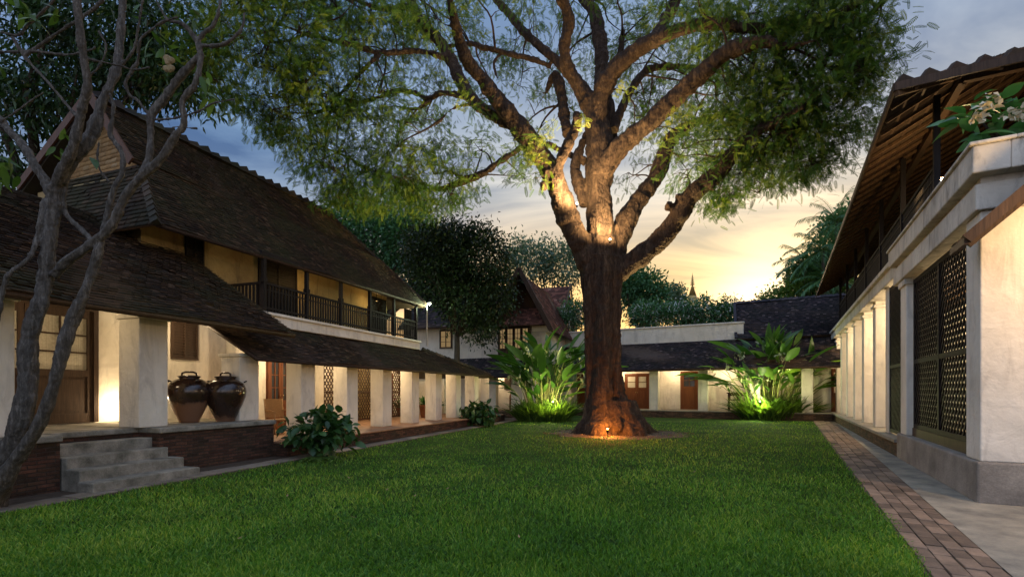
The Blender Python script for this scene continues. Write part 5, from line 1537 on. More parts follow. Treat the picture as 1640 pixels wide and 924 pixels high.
# ================================================================== FRANGIPANI at the left
FR = empty('frangipani_tree', (PX(0, 626, 6.7).x, 6.7, 0), 'gnarled bare-limbed grey tree with twisting trunks at the left edge by the brick wall', 'tree')
mb = MB(); FL = LIMB; LIMB = []
YF = 6.7
FB = [
    [(-22, 812, 32, .0), (-5, 770, 30, 0), (12, 735, 25, 0), (28, 690, 22, -.05), (40, 640, 20, -.05), (45, 600, 20, 0), (45, 565, 19, 0), (52, 520, 17, 0), (64, 485, 16, 0), (72, 445, 16, .05), (77, 400, 15, .05), (84, 355, 14, .1), (86, 320, 17, .1), (84, 300, 17, .1)],
    [(-20, 800, 28, -.2), (15, 750, 18, -.2), (40, 715, 15, -.2), (62, 680, 15, -.2), (80, 635, 14, -.2), (92, 590, 13, -.2), (104, 545, 15, -.15), (116, 512, 15, -.1), (132, 475, 11, -.1), (147, 438, 11, 0), (158, 400, 12, 0)],
    [(97, 292, 14, .1), (114, 262, 14, .1), (130, 240, 15, .1), (150, 212, 15, .15), (162, 169, 11, .2), (176, 140, 11, .25), (188, 107, 11, .3), (192, 70, 10, .35), (195, 32, 9, .4), (200, -30, 8, .5)],
    [(86, 305, 12, .1), (100, 270, 12, 0), (114, 243, 12, -.05), (126, 200, 11, -.1), (134, 165, 10, -.15), (140, 136, 9, -.2), (134, 95, 9, -.25), (130, 65, 9, -.3), (123, 0, 9, -.35), (120, -40, 8, -.4)],
    [(80, 305, 13, .1), (70, 285, 10, .1), (58, 269, 9, .1), (45, 245, 10, .15), (32, 227, 9, .2), (15, 210, 8, .2), (0, 191, 8, .3), (-40, 150, 7, .4)],
    [(87, 442, 11, .05), (105, 420, 11, 0), (130, 403, 11, 0), (150, 388, 11, 0), (172, 370, 11, 0), (187, 345, 11, 0), (200, 315, 10, 0), (227, 282, 11, 0), (256, 256, 10, 0), (279, 221, 9, 0), (295, 198, 7, 0), (292, 162, 7, 0), (312, 136, 8, 0), (321, 97, 7, .05), (315, 65, 7, .1), (292, 39, 5, .1), (269, 32, 4, .1), (253, 6, 3, .1), (240, -20, 3, .1)],
    [(230, 278, 10, 0), (240, 247, 8, .05), (242, 211, 8, .1), (243, 185, 9, .1), (266, 156, 9, .12), (286, 127, 9, .1), (305, 106, 8, .08), (318, 90, 7, .05)],
    [(316, 68, 6, .1), (328, 52, 5, .1), (341, 42, 5, .1), (350, 20, 4, .1), (354, -10, 4, .1)], [(322, 73, 5, .1), (345, 74, 5, 0), (364, 68, 5, 0), (386, 49, 4, 0), (392, 20, 3, 0)],
    [(238, 184, 4, .1), (221, 162, 4, .1), (208, 153, 4, .1), (201, 133, 4, .1), (212, 113, 4, .1), (221, 97, 4, .1), (224, 65, 4, 0), (240, 50, 3, 0), (260, 36, 3, 0), (285, 28, 2.5, 0)],
    [(250, 192, 3, .1), (270, 191, 3, 0), (292, 187, 3, 0), (320, 178, 2.6, 0), (341, 166, 2.4, 0), (377, 159, 2, 0)],
    [(274, 206, 2.5, 0), (286, 203, 2, 0), (300, 205, 2, 0), (316, 206, 1.6, 0)],
    [(158, 400, 8, 0), (172, 345, 7, .1), (182, 305, 6, .1), (195, 279, 6, .1), (196, 247, 6, .1), (184, 228, 6, .1), (177, 214, 5, .1), (182, 172, 4, .1), (176, 150, 3, .1)],
    [(175, 292, 3, .1), (160, 272, 3, .1), (156, 250, 3, .1), (159, 227, 2.5, .1)],
    [(147, 385, 6, 0), (128, 365, 6, .1), (108, 347, 6, .15), (100, 325, 7, .15), (104, 300, 6, .15), (112, 275, 5, .15)],
    [(0, 490, 6, -.2), (6, 460, 6, -.2), (14, 440, 6, -.2), (35, 425, 6, -.15), (50, 408, 6, -.1), (60, 380, 6, 0), (66, 345, 6, .05), (72, 318, 7, .1)], [(-30, 560, 7, -.2), (-8, 520, 6, -.2), (2, 485, 6, -.2)],
    [(-20, 86, 4, .3), (0, 84, 4, .3), (55, 83, 4, .2), (107, 88, 3, .2), (146, 80, 2.6, .2), (152, 74, 2, .2)], [(40, 90, 4, .2), (49, 84, 4, .2), (94, 52, 4, .2), (130, 29, 4, .1), (150, 15, 4, .1), (162, 3, 4, .1), (180, -20, 3, .1)],
    [(20, 60, 4, .2), (42, 94, 4, .2), (75, 130, 4, .1), (100, 160, 4, .1), (123, 187, 5, .05)], [(0, 52, 3, .3), (30, 57, 3, .3), (45, 40, 3, .3), (80, 8, 3, .3), (100, -20, 3, .3)],
    [(130, 90, 4, -.2), (150, 97, 3, -.2), (190, 105, 3, -.1), (215, 112, 2.5, 0), (240, 108, 2.5, 0)], [(140, 125, 4, -.1), (160, 105, 3, -.1), (170, 75, 3, -.1), (158, 50, 3, -.1)],
    [(0, 195, 3, .2), (25, 180, 2.6, .2), (45, 165, 2.4, .2), (70, 148, 2.2, .2)], [(190, 110, 4, .3), (214, 80, 3, .3), (222, 40, 3, .3), (230, -10, 3, .3)],
]
for L_ in FB:
    L_ = [(a, b, r * .76, d) for a, b, r, d in L_]
    limb(mb, L_, scale=1.0, ox=0, oy=0, Y0=YF, n=4, nseg=10, knob=.13)
FLIMB = LIMB; LIMB = FL
tr = mb.build('trunk', MAT['bark2'], FR, smooth=True)
rm = tr.modifiers.new('fuse', 'REMESH'); rm.mode = 'VOXEL'; rm.voxel_size = 0.013; rm.use_smooth_shade = True
sm = tr.modifiers.new('soften', 'SMOOTH'); sm.factor = 0.5; sm.iterations = 2
tx = bpy.data.textures.new('bark_knots', 'CLOUDS'); tx.noise_scale = 0.07; tx.noise_depth = 3
dm = tr.modifiers.new('knots', 'DISPLACE'); dm.texture = tx; dm.strength = 0.028; dm.mid_level = 0.5; dm.texture_coords = 'LOCAL'
fp, fd = [], []
for (u, v, k) in ((330, 150, 3), (336, 130, 3), (345, 165, 2), (262, 85, 5), (260, 60, 5), (55, 30, 8), (30, 10, 6), (90, 20, 5), (15, 275, 4), (5, 255, 4), (90, 240, 4), (100, 225, 3), (152, 250, 1), (310, 20, 4), (0, 290, 3), (5, 120, 4)):
    c = np.array(PX(u, v, YF + .1))
    for _ in range(k): fp.append(c + RNG.standard_normal(3) * .05); fd.append(RNG.standard_normal(3) * .7 + np.array([0, 0, -.5]))
scatter('leaves', np.array(fp), np.array(fd), RNG.uniform(.16, .28, len(fp)), leaf_template(1, .36, 4, .2, .3), m_leaf('frangipani_leaf', (0.03, 0.07, 0.012), (0.06, 0.12, 0.02), (0.12, 0.2, 0.04), .4, .4), FR)
mb = MB()
for k in range(7):
    c = PX(272 + random.uniform(-8, 6), 108 + random.uniform(-12, 10), YF)
    mb.lathe(c, [(.005, 0), (.03, .02), (.045, .06), (.03, .075)], 7)
mb.build('flowers', m_noise('old_blossom', (0.30, 0.24, 0.13), (0.18, 0.13, 0.07), 9, .7, 10, .1), FR)


# ================================================================== BIG-LEAF CLUMPS by the rear wing
def ginger(label, uc, Y, hgt, n, spread, lean, grp='tall leafy clumps lit by garden lamps', seed=1):
    rg = np.random.default_rng(seed)
    c = PX(uc, HV, Y); base = Vector((c.x, c.y, 0))
    root = empty('ginger_clump', base, label, 'plant', grp)
    st = MB(); lp, ld, ls, fl = [], [], [], []
    for k in range(n):
        az = rg.uniform(0, 2 * PI); r0 = rg.uniform(0, .75)
        out = Vector((math.cos(az), math.sin(az) * .7, 0))
        p = base + Vector((math.cos(az) * r0 * spread[1], math.sin(az) * r0 * .7, 0))
        h = hgt * rg.uniform(.62, 1.0) * (1.0 - .18 * r0)
        ln_ = .55 * lean * (r0 / .75) * rg.uniform(.5, 1.25) + rg.uniform(-.05, .08)
        pts = []
        d = Vector((out.x * ln_ * .55, out.y * ln_ * .5, 1)).normalized()
        q = p.copy(); pts.append(q.copy())
        for s in range(7):
            d = (d + out * .045 * (s + 1) * ln_ * 1.6 + Vector((0, 0, -.01 * s))).normalized()
            q = q + d * h / 7 * .82; pts.append(q.copy())
        st.tube(pts, [.027, .026, .024, .022, .02, .018, .015, .010], 6)
        # blades: top one and two lower on the stalk
        for j, f in enumerate((7, 6, 5, 4, 3)):
            if j > 0 and rg.random() < .15 + .15 * j: continue
            dd = (pts[f] - pts[f - 1]).normalized()
            a2 = rg.uniform(0, 2 * PI)
            sd = Vector((math.cos(a2), math.sin(a2) * .8, 0))
            lp.append(pts[f]); ld.append(dd * (1.0 if j == 0 else .75) + sd * (.35 if j == 0 else .7) + out * .45); ls.append(rg.uniform(.8, 1.75) * (1 if j < 2 else .8))
        if rg.random() < .6:
            e = pts[7]
            for _ in range(9): fl.append(np.array(e) + rg.standard_normal(3) * np.array([.16, .12, .13]) + np.array([0, 0, -.12]))
    st.build('stalks', m_noise('stalk_' + str(seed), (0.24, 0.22, 0.07), (0.12, 0.15, 0.04), 6, .5, 12, .2), root, smooth=True)
    scatter('leaves', np.array(lp), np.array([list(x) for x in ld]), np.array(ls), leaf_template(1, .27, 7, .25, .22), m_leaf('ginger_leaf_%d' % seed, (0.035, 0.10, 0.015), (0.07, 0.17, 0.025), (0.15, 0.27, 0.05), .5, .35, .5), root, roll=.8)
    if fl: scatter('bloom_cluster', np.array(fl), RNG.standard_normal((len(fl), 3)) + np.array([0, 0, -.8]), RNG.uniform(.12, .3, len(fl)), leaf_template(1, .5, 2, .3, .3), POD, root)
    return root


ginger('wide clump of tall paddle-leaved plants with pale blooms near the end of the path', 1236, 28.3, 5.5, 98, (0, 2.1), 1.25, seed=3)
ginger('clump of tall paddle-leaved plants with orange lit stalks left of the big tree trunk', 872, 27.0, 5.2, 62, (0, 1.5), .85, seed=5)


def tufts(name, label, uc, Y, rx, ry, n, h, mat, group=None):
    c = PX(uc, HV, Y)
    root_loc = (c.x, c.y, 0)
    pos = np.array(root_loc) + in_sphere(n) * np.array([rx, ry, 0])
    pos[:, 2] = 0
    a = RNG.uniform(0, 2 * PI, n)
    dr = np.stack([np.cos(a) * .35, np.sin(a) * .35, np.ones(n)], 1) + (pos - np.array(root_loc)) * np.array([.25, .25, 0])
    o = scatter(name, pos, dr, h * RNG.uniform(.6, 1.25, n), leaf_template(1, .07, 4, .2, .55), mat, None, roll=.3)
    tag(o, label, 'plant', group)
    return o


tufts('lily_turf', 'wide low bed of strappy grass leaves under the right clump of tall plants', 1240, 27.9, 1.9, .9, 1300, 1.35, LV_bright, 'strappy grass beds under the tall clumps')
tufts('lily_turf', 'low bed of strappy dark grass leaves under the left clump of tall plants', 872, 26.6, 1.5, .9, 1100, 1.2, LV_bright, 'strappy grass beds under the tall clumps')
g1 = PX(1210, HV, 27.2); g2 = PX(884, HV, 25.9)
lamp('garden_spotlight', 'ground spotlight glowing yellow green inside the right clump of tall plants', (g1.x, g1.y - .5, 1.0), 290, (0.95, 1.0, 0.45), 'POINT', .08, None, 150, 'up', lens=12, size=.045)
lamp('garden_spotlight', 'ground spotlight in the grass bed of the left clump of tall plants', (g2.x, g2.y - .45, 1.0), 220, (1.0, 0.92, 0.42), 'POINT', .08, None, 150, 'up', lens=12, size=.045)


# shrubs
def shrub(label, u, v, ru, rv, Y, n, leaf, mat, tm=None, name='shrub'):
    b = PX(u, HV, Y)
    return tree(name, label, [(u, v, ru, rv, Y, ru * Y / FPX * .8, 1)], leaf, mat, n, (b.x, b.y, 0), .03, tmpl=tm or leaf_template(1, .62, 3, .2, .35), cl=.13, sub=4, droop=-.05, spread=1.0, cat='bush', limbs=6)


shrub('dark broad-leaved bush growing at the edge of the lawn beside the brick porch corner', 513, 690, 46, 22, 12.0, 400, .25, LV_broad)
shrub('low dark bush at the far end of the arcade by the last columns', 768, 664, 24, 14, 22.5, 420, .26, LV_broad)
# fern at the foot of the bush
b = PX(515, HV, 11.4); ps, ds = [], []
for k in range(16):
    az = 2.4 * k; d = Vector((math.cos(az), math.sin(az), .9)).normalized(); p = Vector((b.x, b.y, 0.02))
    for s in range(12):
        d = (d + Vector((0, 0, -.15))).normalized(); p = p + d * .055; sd = d.cross(Vector((0, 0, 1))).normalized()
        for sg in (-1, 1): ps.append(p.copy()); ds.append(sd * sg + d * .4)
o = scatter('fern', np.array([list(x) for x in ps]), np.array([list(x) for x in ds]), RNG.uniform(.09, .16, len(ps)), leaf_template(1, .3, 2, .1, .2), LV_bright, None, roll=.2)
tag(o, 'light green fern at the foot of the dark bush by the porch', 'fern')

# big-leaved flowering plant on the right parapet
pc = PX(1600, 215, 7.6)
PL = empty('flowering_plant', (pc.x, pc.y, 5.0), 'broad-leaved plant with cream flower heads on top of the right parapet', 'plant')
ps, ds, ss = [], [], []
for (u, v, k, s_) in ((1535, 200, 4, .4), (1565, 170, 5, .36), (1610, 160, 5, .36), (1590, 235, 4, .4), (1548, 190, 4, .34), (1575, 180, 5, .36), (1600, 175, 5, .32), (1625, 190, 5, .36), (1560, 215, 4, .4), (1590, 212, 4, .36), (1620, 215, 4, .36), (1545, 232, 2, .34), (1645, 170, 5, .4), (1570, 160, 4, .2), (1660, 200, 6, .4)):
    c = np.array(PX(u, v, 7.5 + random.uniform(-.2, .35)))
    for _ in range(k):
        ps.append(c + RNG.standard_normal(3) * .04); ds.append(RNG.standard_normal(3) * np.array([.9, .6, .5]) + np.array([-.3, -.5, .05])); ss.append(s_ * random.uniform(.7, 1.15))
scatter('leaves', np.array(ps), np.array(ds), np.array(ss), leaf_template(1, .52, 6, .22, .3), m_leaf('parapet_leaf', (0.03, 0.11, 0.03), (0.06, 0.18, 0.05), (0.11, 0.26, 0.08), .35, .35, .4), PL, roll=.8)
mb = MB()
for k in range(6):
    c = PX(1600, 226, 7.7); e = PX(1555 + k * 20, 190 + random.uniform(-20, 20), 7.6); mb.tube([Vector((c.x, c.y + .1, 4.72)), c, e], [.035, .03, .014], 6)
mb.build('stems', MAT['bark3'], PL, smooth=True)
fp = []
for (u, v, k) in ((1572, 178, 14), (1562, 192, 12), (1590, 170, 8), (1592, 155, 5), (1610, 185, 8), (1628, 182, 12), (1640, 190, 8), (1580, 168, 8)):
    for _ in range(k): fp.append(np.array(PX(u, v, 7.12)) + RNG.standard_normal(3) * .035)
scatter('flowers', np.array(fp), RNG.standard_normal((len(fp), 3)) + np.array([0, -.5, -.2]), RNG.uniform(.07, .12, len(fp)), leaf_template(1, .75, 2, .4, .4), CREAM, PL)

# ================================================================== PORCH AND ARCADE THINGS
MAT['glaze'] = None
def m_jar(z0, z1):
    t = NT('dark_glazed_stoneware')
    sp = t.N('ShaderNodeSeparateXYZ'); t.L(t.co, sp.inputs[0])
    z = t.math('ADD', sp.outputs[2], t.math('MULTIPLY', t.noise(7, 5, .6, (1, 1, .3)), .25))
    f = t.ramp(z, [(z0, 0.0), (z1, 1.0)])
    c = t.mix(f, (0.17, 0.085, 0.045), t.mix(t.noise(5, 5), (0.012, 0.009, 0.008), (0.05, 0.024, 0.013)))
    r = t.ramp(f, [(0.0, 0.55), (1.0, 0.16)])
    t.principled(c, r, t.bump(t.noise(14, 4), .25, .015), .6)
    return t.mat


JM = m_jar(.52, .60); JM2 = m_jar(.16, .30)


def jar(u, label, n_, rot, jm):
    s_ = LF.b_at(u, n_); p = LF.P(n_, s_, 0.9)
    root = empty('water_jar', p, label, 'jar', 'large glazed jars on the porch ledge')
    mb = MB(); k = 1.0
    pr = [(.17, 0), (.19, .01), (.20, .05), (.27, .2), (.35, .38), (.415, .56), (.435, .68), (.42, .78), (.375, .87), (.30, .935), (.24, .965), (.20, .975), (.205, .995), (.215, 1.0), (.21, 1.01)]
    mb.lathe(p, pr, 40); mb.build('body', jm, root, smooth=True)
    mb = MB(); mb.lathe(p + Vector((0, 0, 1.01)), [(.225, 0), (.23, .015), (.19, .03), (.10, .04), (.01, .043)], 30); lid = mb.build('lid', JM, root, smooth=True)
    mb = MB()
    mb.tube([p + Vector((math.cos(rot) * x, math.sin(rot) * x, 1.04 + z)) for x, z in ((-.15, 0), (-.14, .055), (-.08, .08), (.08, .08), (.14, .055), (.15, 0))], .022, 8)
    mb.build('handle', JM, lid, smooth=True)
    for k in range(4):
        a = rot + PI / 4 + k * PI / 2; c = p + Vector((math.cos(a) * .375, math.sin(a) * .375, .90)); e = Vector((-math.sin(a), math.cos(a), 0))
        mb = MB(); mb.tube([c - e * .06, c - e * .04 + Vector((math.cos(a) * .05, math.sin(a) * .05, .03)), c + e * .04 + Vector((math.cos(a) * .05, math.sin(a) * .05, .03)), c + e * .06], .016, 6)
        mb.build('lug', JM, root, smooth=True)
    return root


jar(303, 'left dark glazed jar with paler brown foot, closer to the near porch pillar', -10.35, .2, JM)
jar(361, 'right dark glazed jar, darker overall, nearer the far porch pillar', -9.95, -.3, JM2)

# wicker armchair in the arcade
WK = m_noise('woven_cane', (0.34, 0.20, 0.09), (0.18, 0.10, 0.045), 60, .7, 90, .6, .01)
ps_ = LF.b_at(447, -11.0)
cf = LF.sub(-11.0, ps_, (0.35, 1), (1, -0.35))
CH = empty('cane_armchair', cf.P(0, 0, .37), 'cane and bamboo armchair standing by the red teak door of the arcade', 'chair')
z = .37
for xx in (-.26, .26):
    for yy, h in ((.26, .62), (-.26, 1.0)):
        mb = MB(); mb.tube([cf.P(xx * 1.05, yy * 1.1, z), cf.P(xx, yy, z + .42), cf.P(xx, yy - (.08 if h > .9 else 0), z + h)], .018, 8); mb.build('leg', WK, CH, smooth=True)
    mb = MB(); mb.tube([cf.P(xx, -.27, z + .66), cf.P(xx, 0, z + .68), cf.P(xx, .3, z + .62)], .02, 8); mb.build('armrest', WK, CH, smooth=True)
mb = MB(); mb.box(cf, -.27, .27, -.25, .27, z + .39, z + .43); mb.build('seat', WK, CH, bevel=.01)
mb = MB(); mb.hexa([cf.P(-.25, -.27, z + .46), cf.P(.25, -.27, z + .46), cf.P(.25, -.35, z + 1.0), cf.P(-.25, -.35, z + 1.0)], Vector((cf.yd.x, cf.yd.y, 0)) * .03); mb.build('backrest', WK, CH)

TC = m_noise('terracotta_pot', (0.26, 0.11, 0.06), (0.16, 0.065, 0.035), 5, .8, 20, .2)


def potted(u, n_, label, h=.55, leafh=1.1, mat=None, cat='potted plant', fl=False, z=.37):
    s_ = LF.b_at(u, n_); p = LF.P(n_, s_, z)
    root = empty('potted_plant', p, label, cat)
    mb = MB(); r = h * .42
    mb.lathe(p, [(r * .6, 0), (r * .65, .02), (r, h * .85), (r * 1.12, h * .86), (r * 1.12, h), (r * .95, h), (r * .9, h * .92), (.01, h * .9)], 20); mb.build('pot', TC, root, smooth=True)
    k = 46; a = RNG.uniform(0, 2 * PI, k)
    ps = np.tile(np.array(p) + np.array([0, 0, h * .9]), (k, 1)) + RNG.standard_normal((k, 3)) * np.array([.05, .05, .02])
    dr = np.stack([np.cos(a), np.sin(a), RNG.uniform(.5, 2.4, k)], 1)
    scatter('leaves', ps, dr, RNG.uniform(.5, 1, k) * leafh, leaf_template(1, .12, 4, .2, .5), mat or LV_mid, root, roll=.3)
    if fl: scatter('flowers', ps[:16] + dr[:16] * .3, dr[:16], .12, leaf_template(1, .8, 2, .3, .3), m_noise('pink_petal', (.5, .08, .18), (.35, .05, .12), 5, .6), root)
    return root


potted(680, -11.3, 'terracotta pot with spiky green plant between the arcade columns', .6, 1.0)
potted(701, -12.2, 'smaller potted green plant deeper in the arcade beside a white wall', .4, .8)
potted(640, -13.3, 'potted plant with pink flowers behind the lattice screens', .4, .7, fl=True)
# low white table
ts = LF.b_at(653, -12.0)
tf = LF.sub(-12.6, ts + 1.2, (0, 1), (1, 0))
TBm = m_noise('white_paint', (0.6, 0.58, 0.52), (0.5, 0.48, 0.43), 4, .5)
TA = empty('low_table', tf.P(0, 0, .37), 'low white table on the lit terracotta floor of the arcade', 'table')
mb = MB(); mb.box(tf, -.4, .4, -.3, .3, .72, .76); mb.build('table_top', TBm, TA, bevel=.008)
for xx in (-.35, .35):
    for yy in (-.25, .25):
        mb = MB(); mb.box(tf, xx - .02, xx + .02, yy - .02, yy + .02, .37, .72); mb.build('leg', TBm, TA)

# wooden easels leaning behind the right lattice screen
for i, t0 in enumerate((10.9, 12.9)):
    EA = empty('wooden_trestle', RF.P(3.5, t0, .6), ['orange wooden trestle behind the lattice, nearer the corner pillar', 'orange wooden trestle behind the lattice, nearer the second pillar'][i], 'trestle', 'wooden trestles behind the right lattice screen')
    for sg in (-1, 1):
        mb = MB(); mb.bar(RF.P(3.45, t0 + sg * .28, .6), RF.P(3.45, t0 + sg * .05, 1.35), .05, .05); mb.build('leg', MAT['wood_red'], EA)
        mb = MB(); mb.bar(RF.P(3.85, t0 + sg * .28, .6), RF.P(3.85, t0 + sg * .05, 1.35), .05, .05); mb.build('leg', MAT['wood_red'], EA)
    mb = MB(); mb.bar(RF.P(3.35, t0, 1.38), RF.P(3.95, t0, 1.38), .08, .06); mb.build('crossbar', MAT['wood_red'], EA)

# ================================================================== building lamps
def PL_(a, b, z): return LF.P(a, b, z)
p = LF.P(-10.55, 19.85, 0); zc = LF.z_at(487, -10.7, 19.9)
LPO = empty('pole_lamp', LF.P(-10.75, 19.95, 2.6), 'bright greenish white lamp on a slim white pole at the balcony corner', 'lamp')
mb = MB(); mb.tube([LF.P(-10.75, 19.95, 3.62), LF.P(-10.75, 19.95, zc + .05), LF.P(-10.60, 19.9, zc + .12)], .03, 8); mb.build('pole', TBm, LPO, smooth=True)
mb = MB(); c = LF.P(-10.58, 19.88, zc); mb.lathe(c + Vector((0, 0, .05)), [(.11, 0), (.10, .03), (.05, .09), (.02, .12)], 12); mb.build('shade', MAT['wood_black'], LPO)
mb = MB(); mb.lathe(c - Vector((0, 0, .06)), [(.004, 0), (.03, .02), (.045, .05), (.03, .09)], 12); mb.build('bulb', m_emit('pole_lamp_glow', (.85, 1, .75), 90), LPO, smooth=True)
ld = bpy.data.lights.new('pole_lamp_light', 'POINT'); ld.energy = 80; ld.color = (.80, 1, .62); ld.shadow_soft_size = .06
lo = link(bpy.data.objects.new('pole_lamp_light', ld)); lo.parent = LPO; lo.location = c - Vector((0, 0, .14)) - LPO.location

pw = LF.P(-10.75, LF.b_at(212, -10.9), 1.10)
lamp('porch_uplight', 'small warm lamp on the porch floor glowing on the wall behind the near pillar', LF.P(-11.95, 7.95, 1.12), 38, WARM, rad=.05, housing='up', size=.05, lens=10)
lamp('porch_lamp', 'warm lamp under the porch roof by the glazed door', LF.P(-10.9, 5.6, 3.25), 34, WARM, rad=.08, housing='down', lens=8, group='veranda ceiling lamps')
lamp('porch_lamp', 'warm lamp under the porch roof above the two jars', LF.P(-11.4, 8.8, 3.30), 40, WARM, rad=.08, housing='down', lens=8, group='veranda ceiling lamps')
for i, (s_, n_) in enumerate(((12.3, -11.1), (16.2, -11.0), (20.2, -11.2))):
    lamp('arcade_lamp', ['warm arcade ceiling lamp in front of the red teak door', 'warm arcade ceiling lamp in front of the lattice screens', 'warm arcade ceiling lamp at the potted plants'][i], LF.P(n_, s_, 2.75), 95, WARM, rad=.07, housing='down', lens=8, group='veranda ceiling lamps')
lamp('arcade_lamp', 'warm lamp in the room behind the lattice screens', LF.P(-13.4, 17.5, 2.9), 36, WARM, rad=.07, housing='down', lens=8, group='veranda ceiling lamps')
lamp('arcade_lamp', 'warm lamp in the open bay beyond the lattice screens', LF.P(-13.2, 22.6, 2.8), 50, WARM, rad=.07, housing='down', lens=8, group='veranda ceiling lamps')
lamp('balcony_lamp', 'dim amber lamp under the balcony roof of the left house', LF.P(-11.8, 13.6, 5.3), 9, (1, .62, .22), rad=.08, housing='down', lens=3, size=.04, group='veranda ceiling lamps')
lamp('balcony_lamp', 'dim amber lamp under the far end of the balcony roof', LF.P(-11.8, 17.6, 5.3), 8, (1, .62, .22), rad=.08, housing='down', lens=3, size=.04, group='veranda ceiling lamps')
lamp('porch_lamp', 'warm lamp on the ground floor porch of the gabled white house', LF.P(-11.5, 31.1, 2.9), 55, WARM, rad=.07, housing='down', lens=6, group='veranda ceiling lamps')
for i, m in enumerate((-9.2, -6.0, -2.9, 0.1)):
    lamp('veranda_lamp', ['ceiling lamp of the rear veranda behind the big trunk', 'ceiling lamp of the rear veranda by the double teak door', 'ceiling lamp of the rear veranda by the bench', 'ceiling lamp of the rear veranda behind the right leafy clump'][i], RF.P(m, 32.4, 2.95), 62, WARM, rad=.08, housing='down', lens=6, group='veranda ceiling lamps')
for i, t0 in enumerate((16.2, 18.8, 21.3, 26.3, 31.0)):
    lamp('colonnade_lamp', ['warm colonnade lamp behind the far lattice screen', 'warm colonnade lamp before the first free column', 'warm colonnade lamp between the second and third columns', 'warm colonnade lamp in the middle of the colonnade', 'warm colonnade lamp at the rear end of the colonnade'][i], RF.P(4.2, t0, 4.1), 170, WARM, rad=.08, housing='down', lens=8, group='colonnade ceiling lamps')
lamp('screen_lamp', 'warm lamp inside the room behind the near lattice screen', RF.P(4.6, 12.2, 3.6), 45, WARM, rad=.08, housing='down', lens=8)
bl = RF.P(2.95, RF.b_at(1509, 2.95), 0); zz = EYE + (HV - 287) / FPX * bl.y
lamp('verandah_lamp', 'small bright warm lamp under the open rafters of the upper verandah', (bl.x, bl.y, zz), 75, (1, .66, .30), rad=.05, housing='ball', lens=70, size=.05)
lamp('hood_lamp', 'warm lamp below the tiled door hood on the near right wall', RF.P(3.7, 7.9, 3.9), 210, (1, .64, .30), rad=.15, housing='down', lens=8)

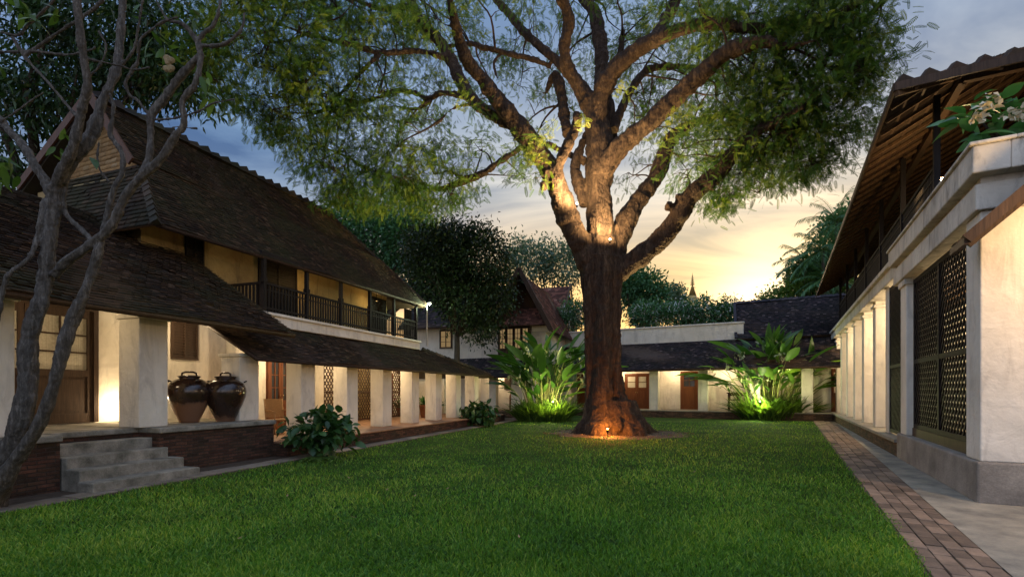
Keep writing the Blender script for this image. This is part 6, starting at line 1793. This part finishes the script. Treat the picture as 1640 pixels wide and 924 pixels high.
# ================================================================== LAWN GRASS
def lawn_grass(n=330000):
    # more blades close by, fewer far away
    Y = 1.0 / RNG.uniform(1 / 26.0, 1 / 2.6, n)
    U = RNG.uniform(-1.25, 1.1, n)
    X = U * Y
    pt = np.stack([X, Y], 1)
    nL_, dR_ = np.array(LF.xd), None
    a = pt @ np.array(LF.xd)
    m = pt @ np.array(RF.xd); t_ = pt @ np.array(RF.yd)
    ring = ((X - TREE.x) / 2.5) ** 2 + ((Y - TREE.y + .3) / 2.0) ** 2
    keep = (a > -8.34) & (m < 1.06 + .016 * t_ + RNG.normal(0, .025, n) + .05 * np.sin(t_ * 3.1) * np.sin(t_ * 1.3 + 1)) & (t_ < 30.8) & (ring > 1 + .22 * np.sin(np.arctan2(Y - TREE.y, X - TREE.x) * 5 + 1) + RNG.normal(0, .22, n))
    X, Y = X[keep], Y[keep]; n = len(X)
    ang = RNG.uniform(0, 2 * PI, n); w = .0034 + .00035 * Y
    h = (.046 + .0006 * Y) * RNG.uniform(.5, 1.3, n)
    patch = .5 + .5 * np.sin(X * 2.1 + np.sin(Y * 1.7)) * np.sin(Y * 1.9 + np.sin(X * 1.3))
    h *= .8 + .4 * patch
    lx, ly = RNG.normal(0, .022, n), RNG.normal(0, .022, n)
    c, s_ = np.cos(ang) * w, np.sin(ang) * w
    z = np.zeros(n)
    V = np.stack([np.stack([X - c, Y - s_, z], 1), np.stack([X + c, Y + s_, z], 1), np.stack([X + lx * 1.2 + c * .3, Y + ly * 1.2 + s_ * .3, h], 1), np.stack([X + lx * .5 - c, Y + ly * .5 - s_, h * .55], 1)], 1)
    F = np.arange(n * 4).reshape(n, 4)
    big = .5 + .5 * np.sin(X * .55 + 1.2 * np.sin(Y * .38)) * np.cos(Y * .5 + .8 * np.sin(X * .7)) + .25 * (RNG.random(n) - .5)
    tint = np.clip(patch * .22 + big * .25 + RNG.random(n) ** 1.4 * .62 - .05, 0, 1)
    mat = m_leaf('grass_blade', (0.026, 0.095, 0.010), (0.105, 0.26, 0.025), (0.40, 0.48, 0.08), .4, .5, .3)
    o = np_mesh('lawn_grass', V.reshape(-1, 3), F, mat, None, np.repeat(tint, 4))
    tag(o, 'short dense green lawn grass around the big tree', 'grass', kind='stuff')


lawn_grass()

# fallen leaves on the lawn and path
FLm = m_noise('dry_leaf', (0.30, 0.20, 0.10), (0.20, 0.12, 0.06), 20, .8, 20, .2)
for i, (u, v) in enumerate(((618, 790), (663, 800), (715, 788), (855, 784), (570, 835), (742, 860), (832, 868), (666, 823), (1035, 830), (460, 800), (1110, 760), (930, 850), (380, 870), (1210, 840), (1470, 787), (1395, 800), (1010, 770), (560, 770))):
    Y = 1.6 * 800 / (v - HV); x = (u - CX) / 800 * Y
    ang = random.uniform(0, 2 * PI)
    p = Vector((x, Y, .05))
    me_v, me_f = leaf_template(1, .38, 3, .3, -.2)
    o = scatter('fallen_leaf', np.array([list(p)]), np.array([[math.cos(ang), math.sin(ang), .15]]), random.uniform(.05, .085), (me_v, me_f), FLm, None, roll=.2)
    tag(o, 'small dry brown leaf lying on the courtyard ground', 'leaf', 'fallen leaves scattered over lawn and path')
# litter on the earth ring
n = 1600
a = RNG.uniform(0, 2 * PI, n); r = np.sqrt(RNG.uniform(.2, 1, n))
pos = np.stack([TREE.x + np.cos(a) * r * 2.8, TREE.y - .3 + np.sin(a) * r * 2.3, np.full(n, .02)], 1)
o = scatter('leaf_litter', pos, np.stack([np.cos(a * 7), np.sin(a * 5), np.full(n, .2)], 1), RNG.uniform(.03, .08, n), diamond_template(.45), m_leaf('litter', (.09, .05, .025), (.17, .10, .05), (.28, .19, .10), .1, .8), None)
tag(o, 'brown leaf litter and bark crumbs round the foot of the big tree', 'leaf litter', kind='stuff')

for o in SC.objects:
    if o.type == 'MESH' and o.parent and o.name.split('.')[0] in ('bloom_cluster', 'flowers', 'crown', 'leaves', 'fronds', 'shoots'):
        if o.name.split('.')[0] in ('bloom_cluster', 'flowers'): o['kind'] = 'stuff'
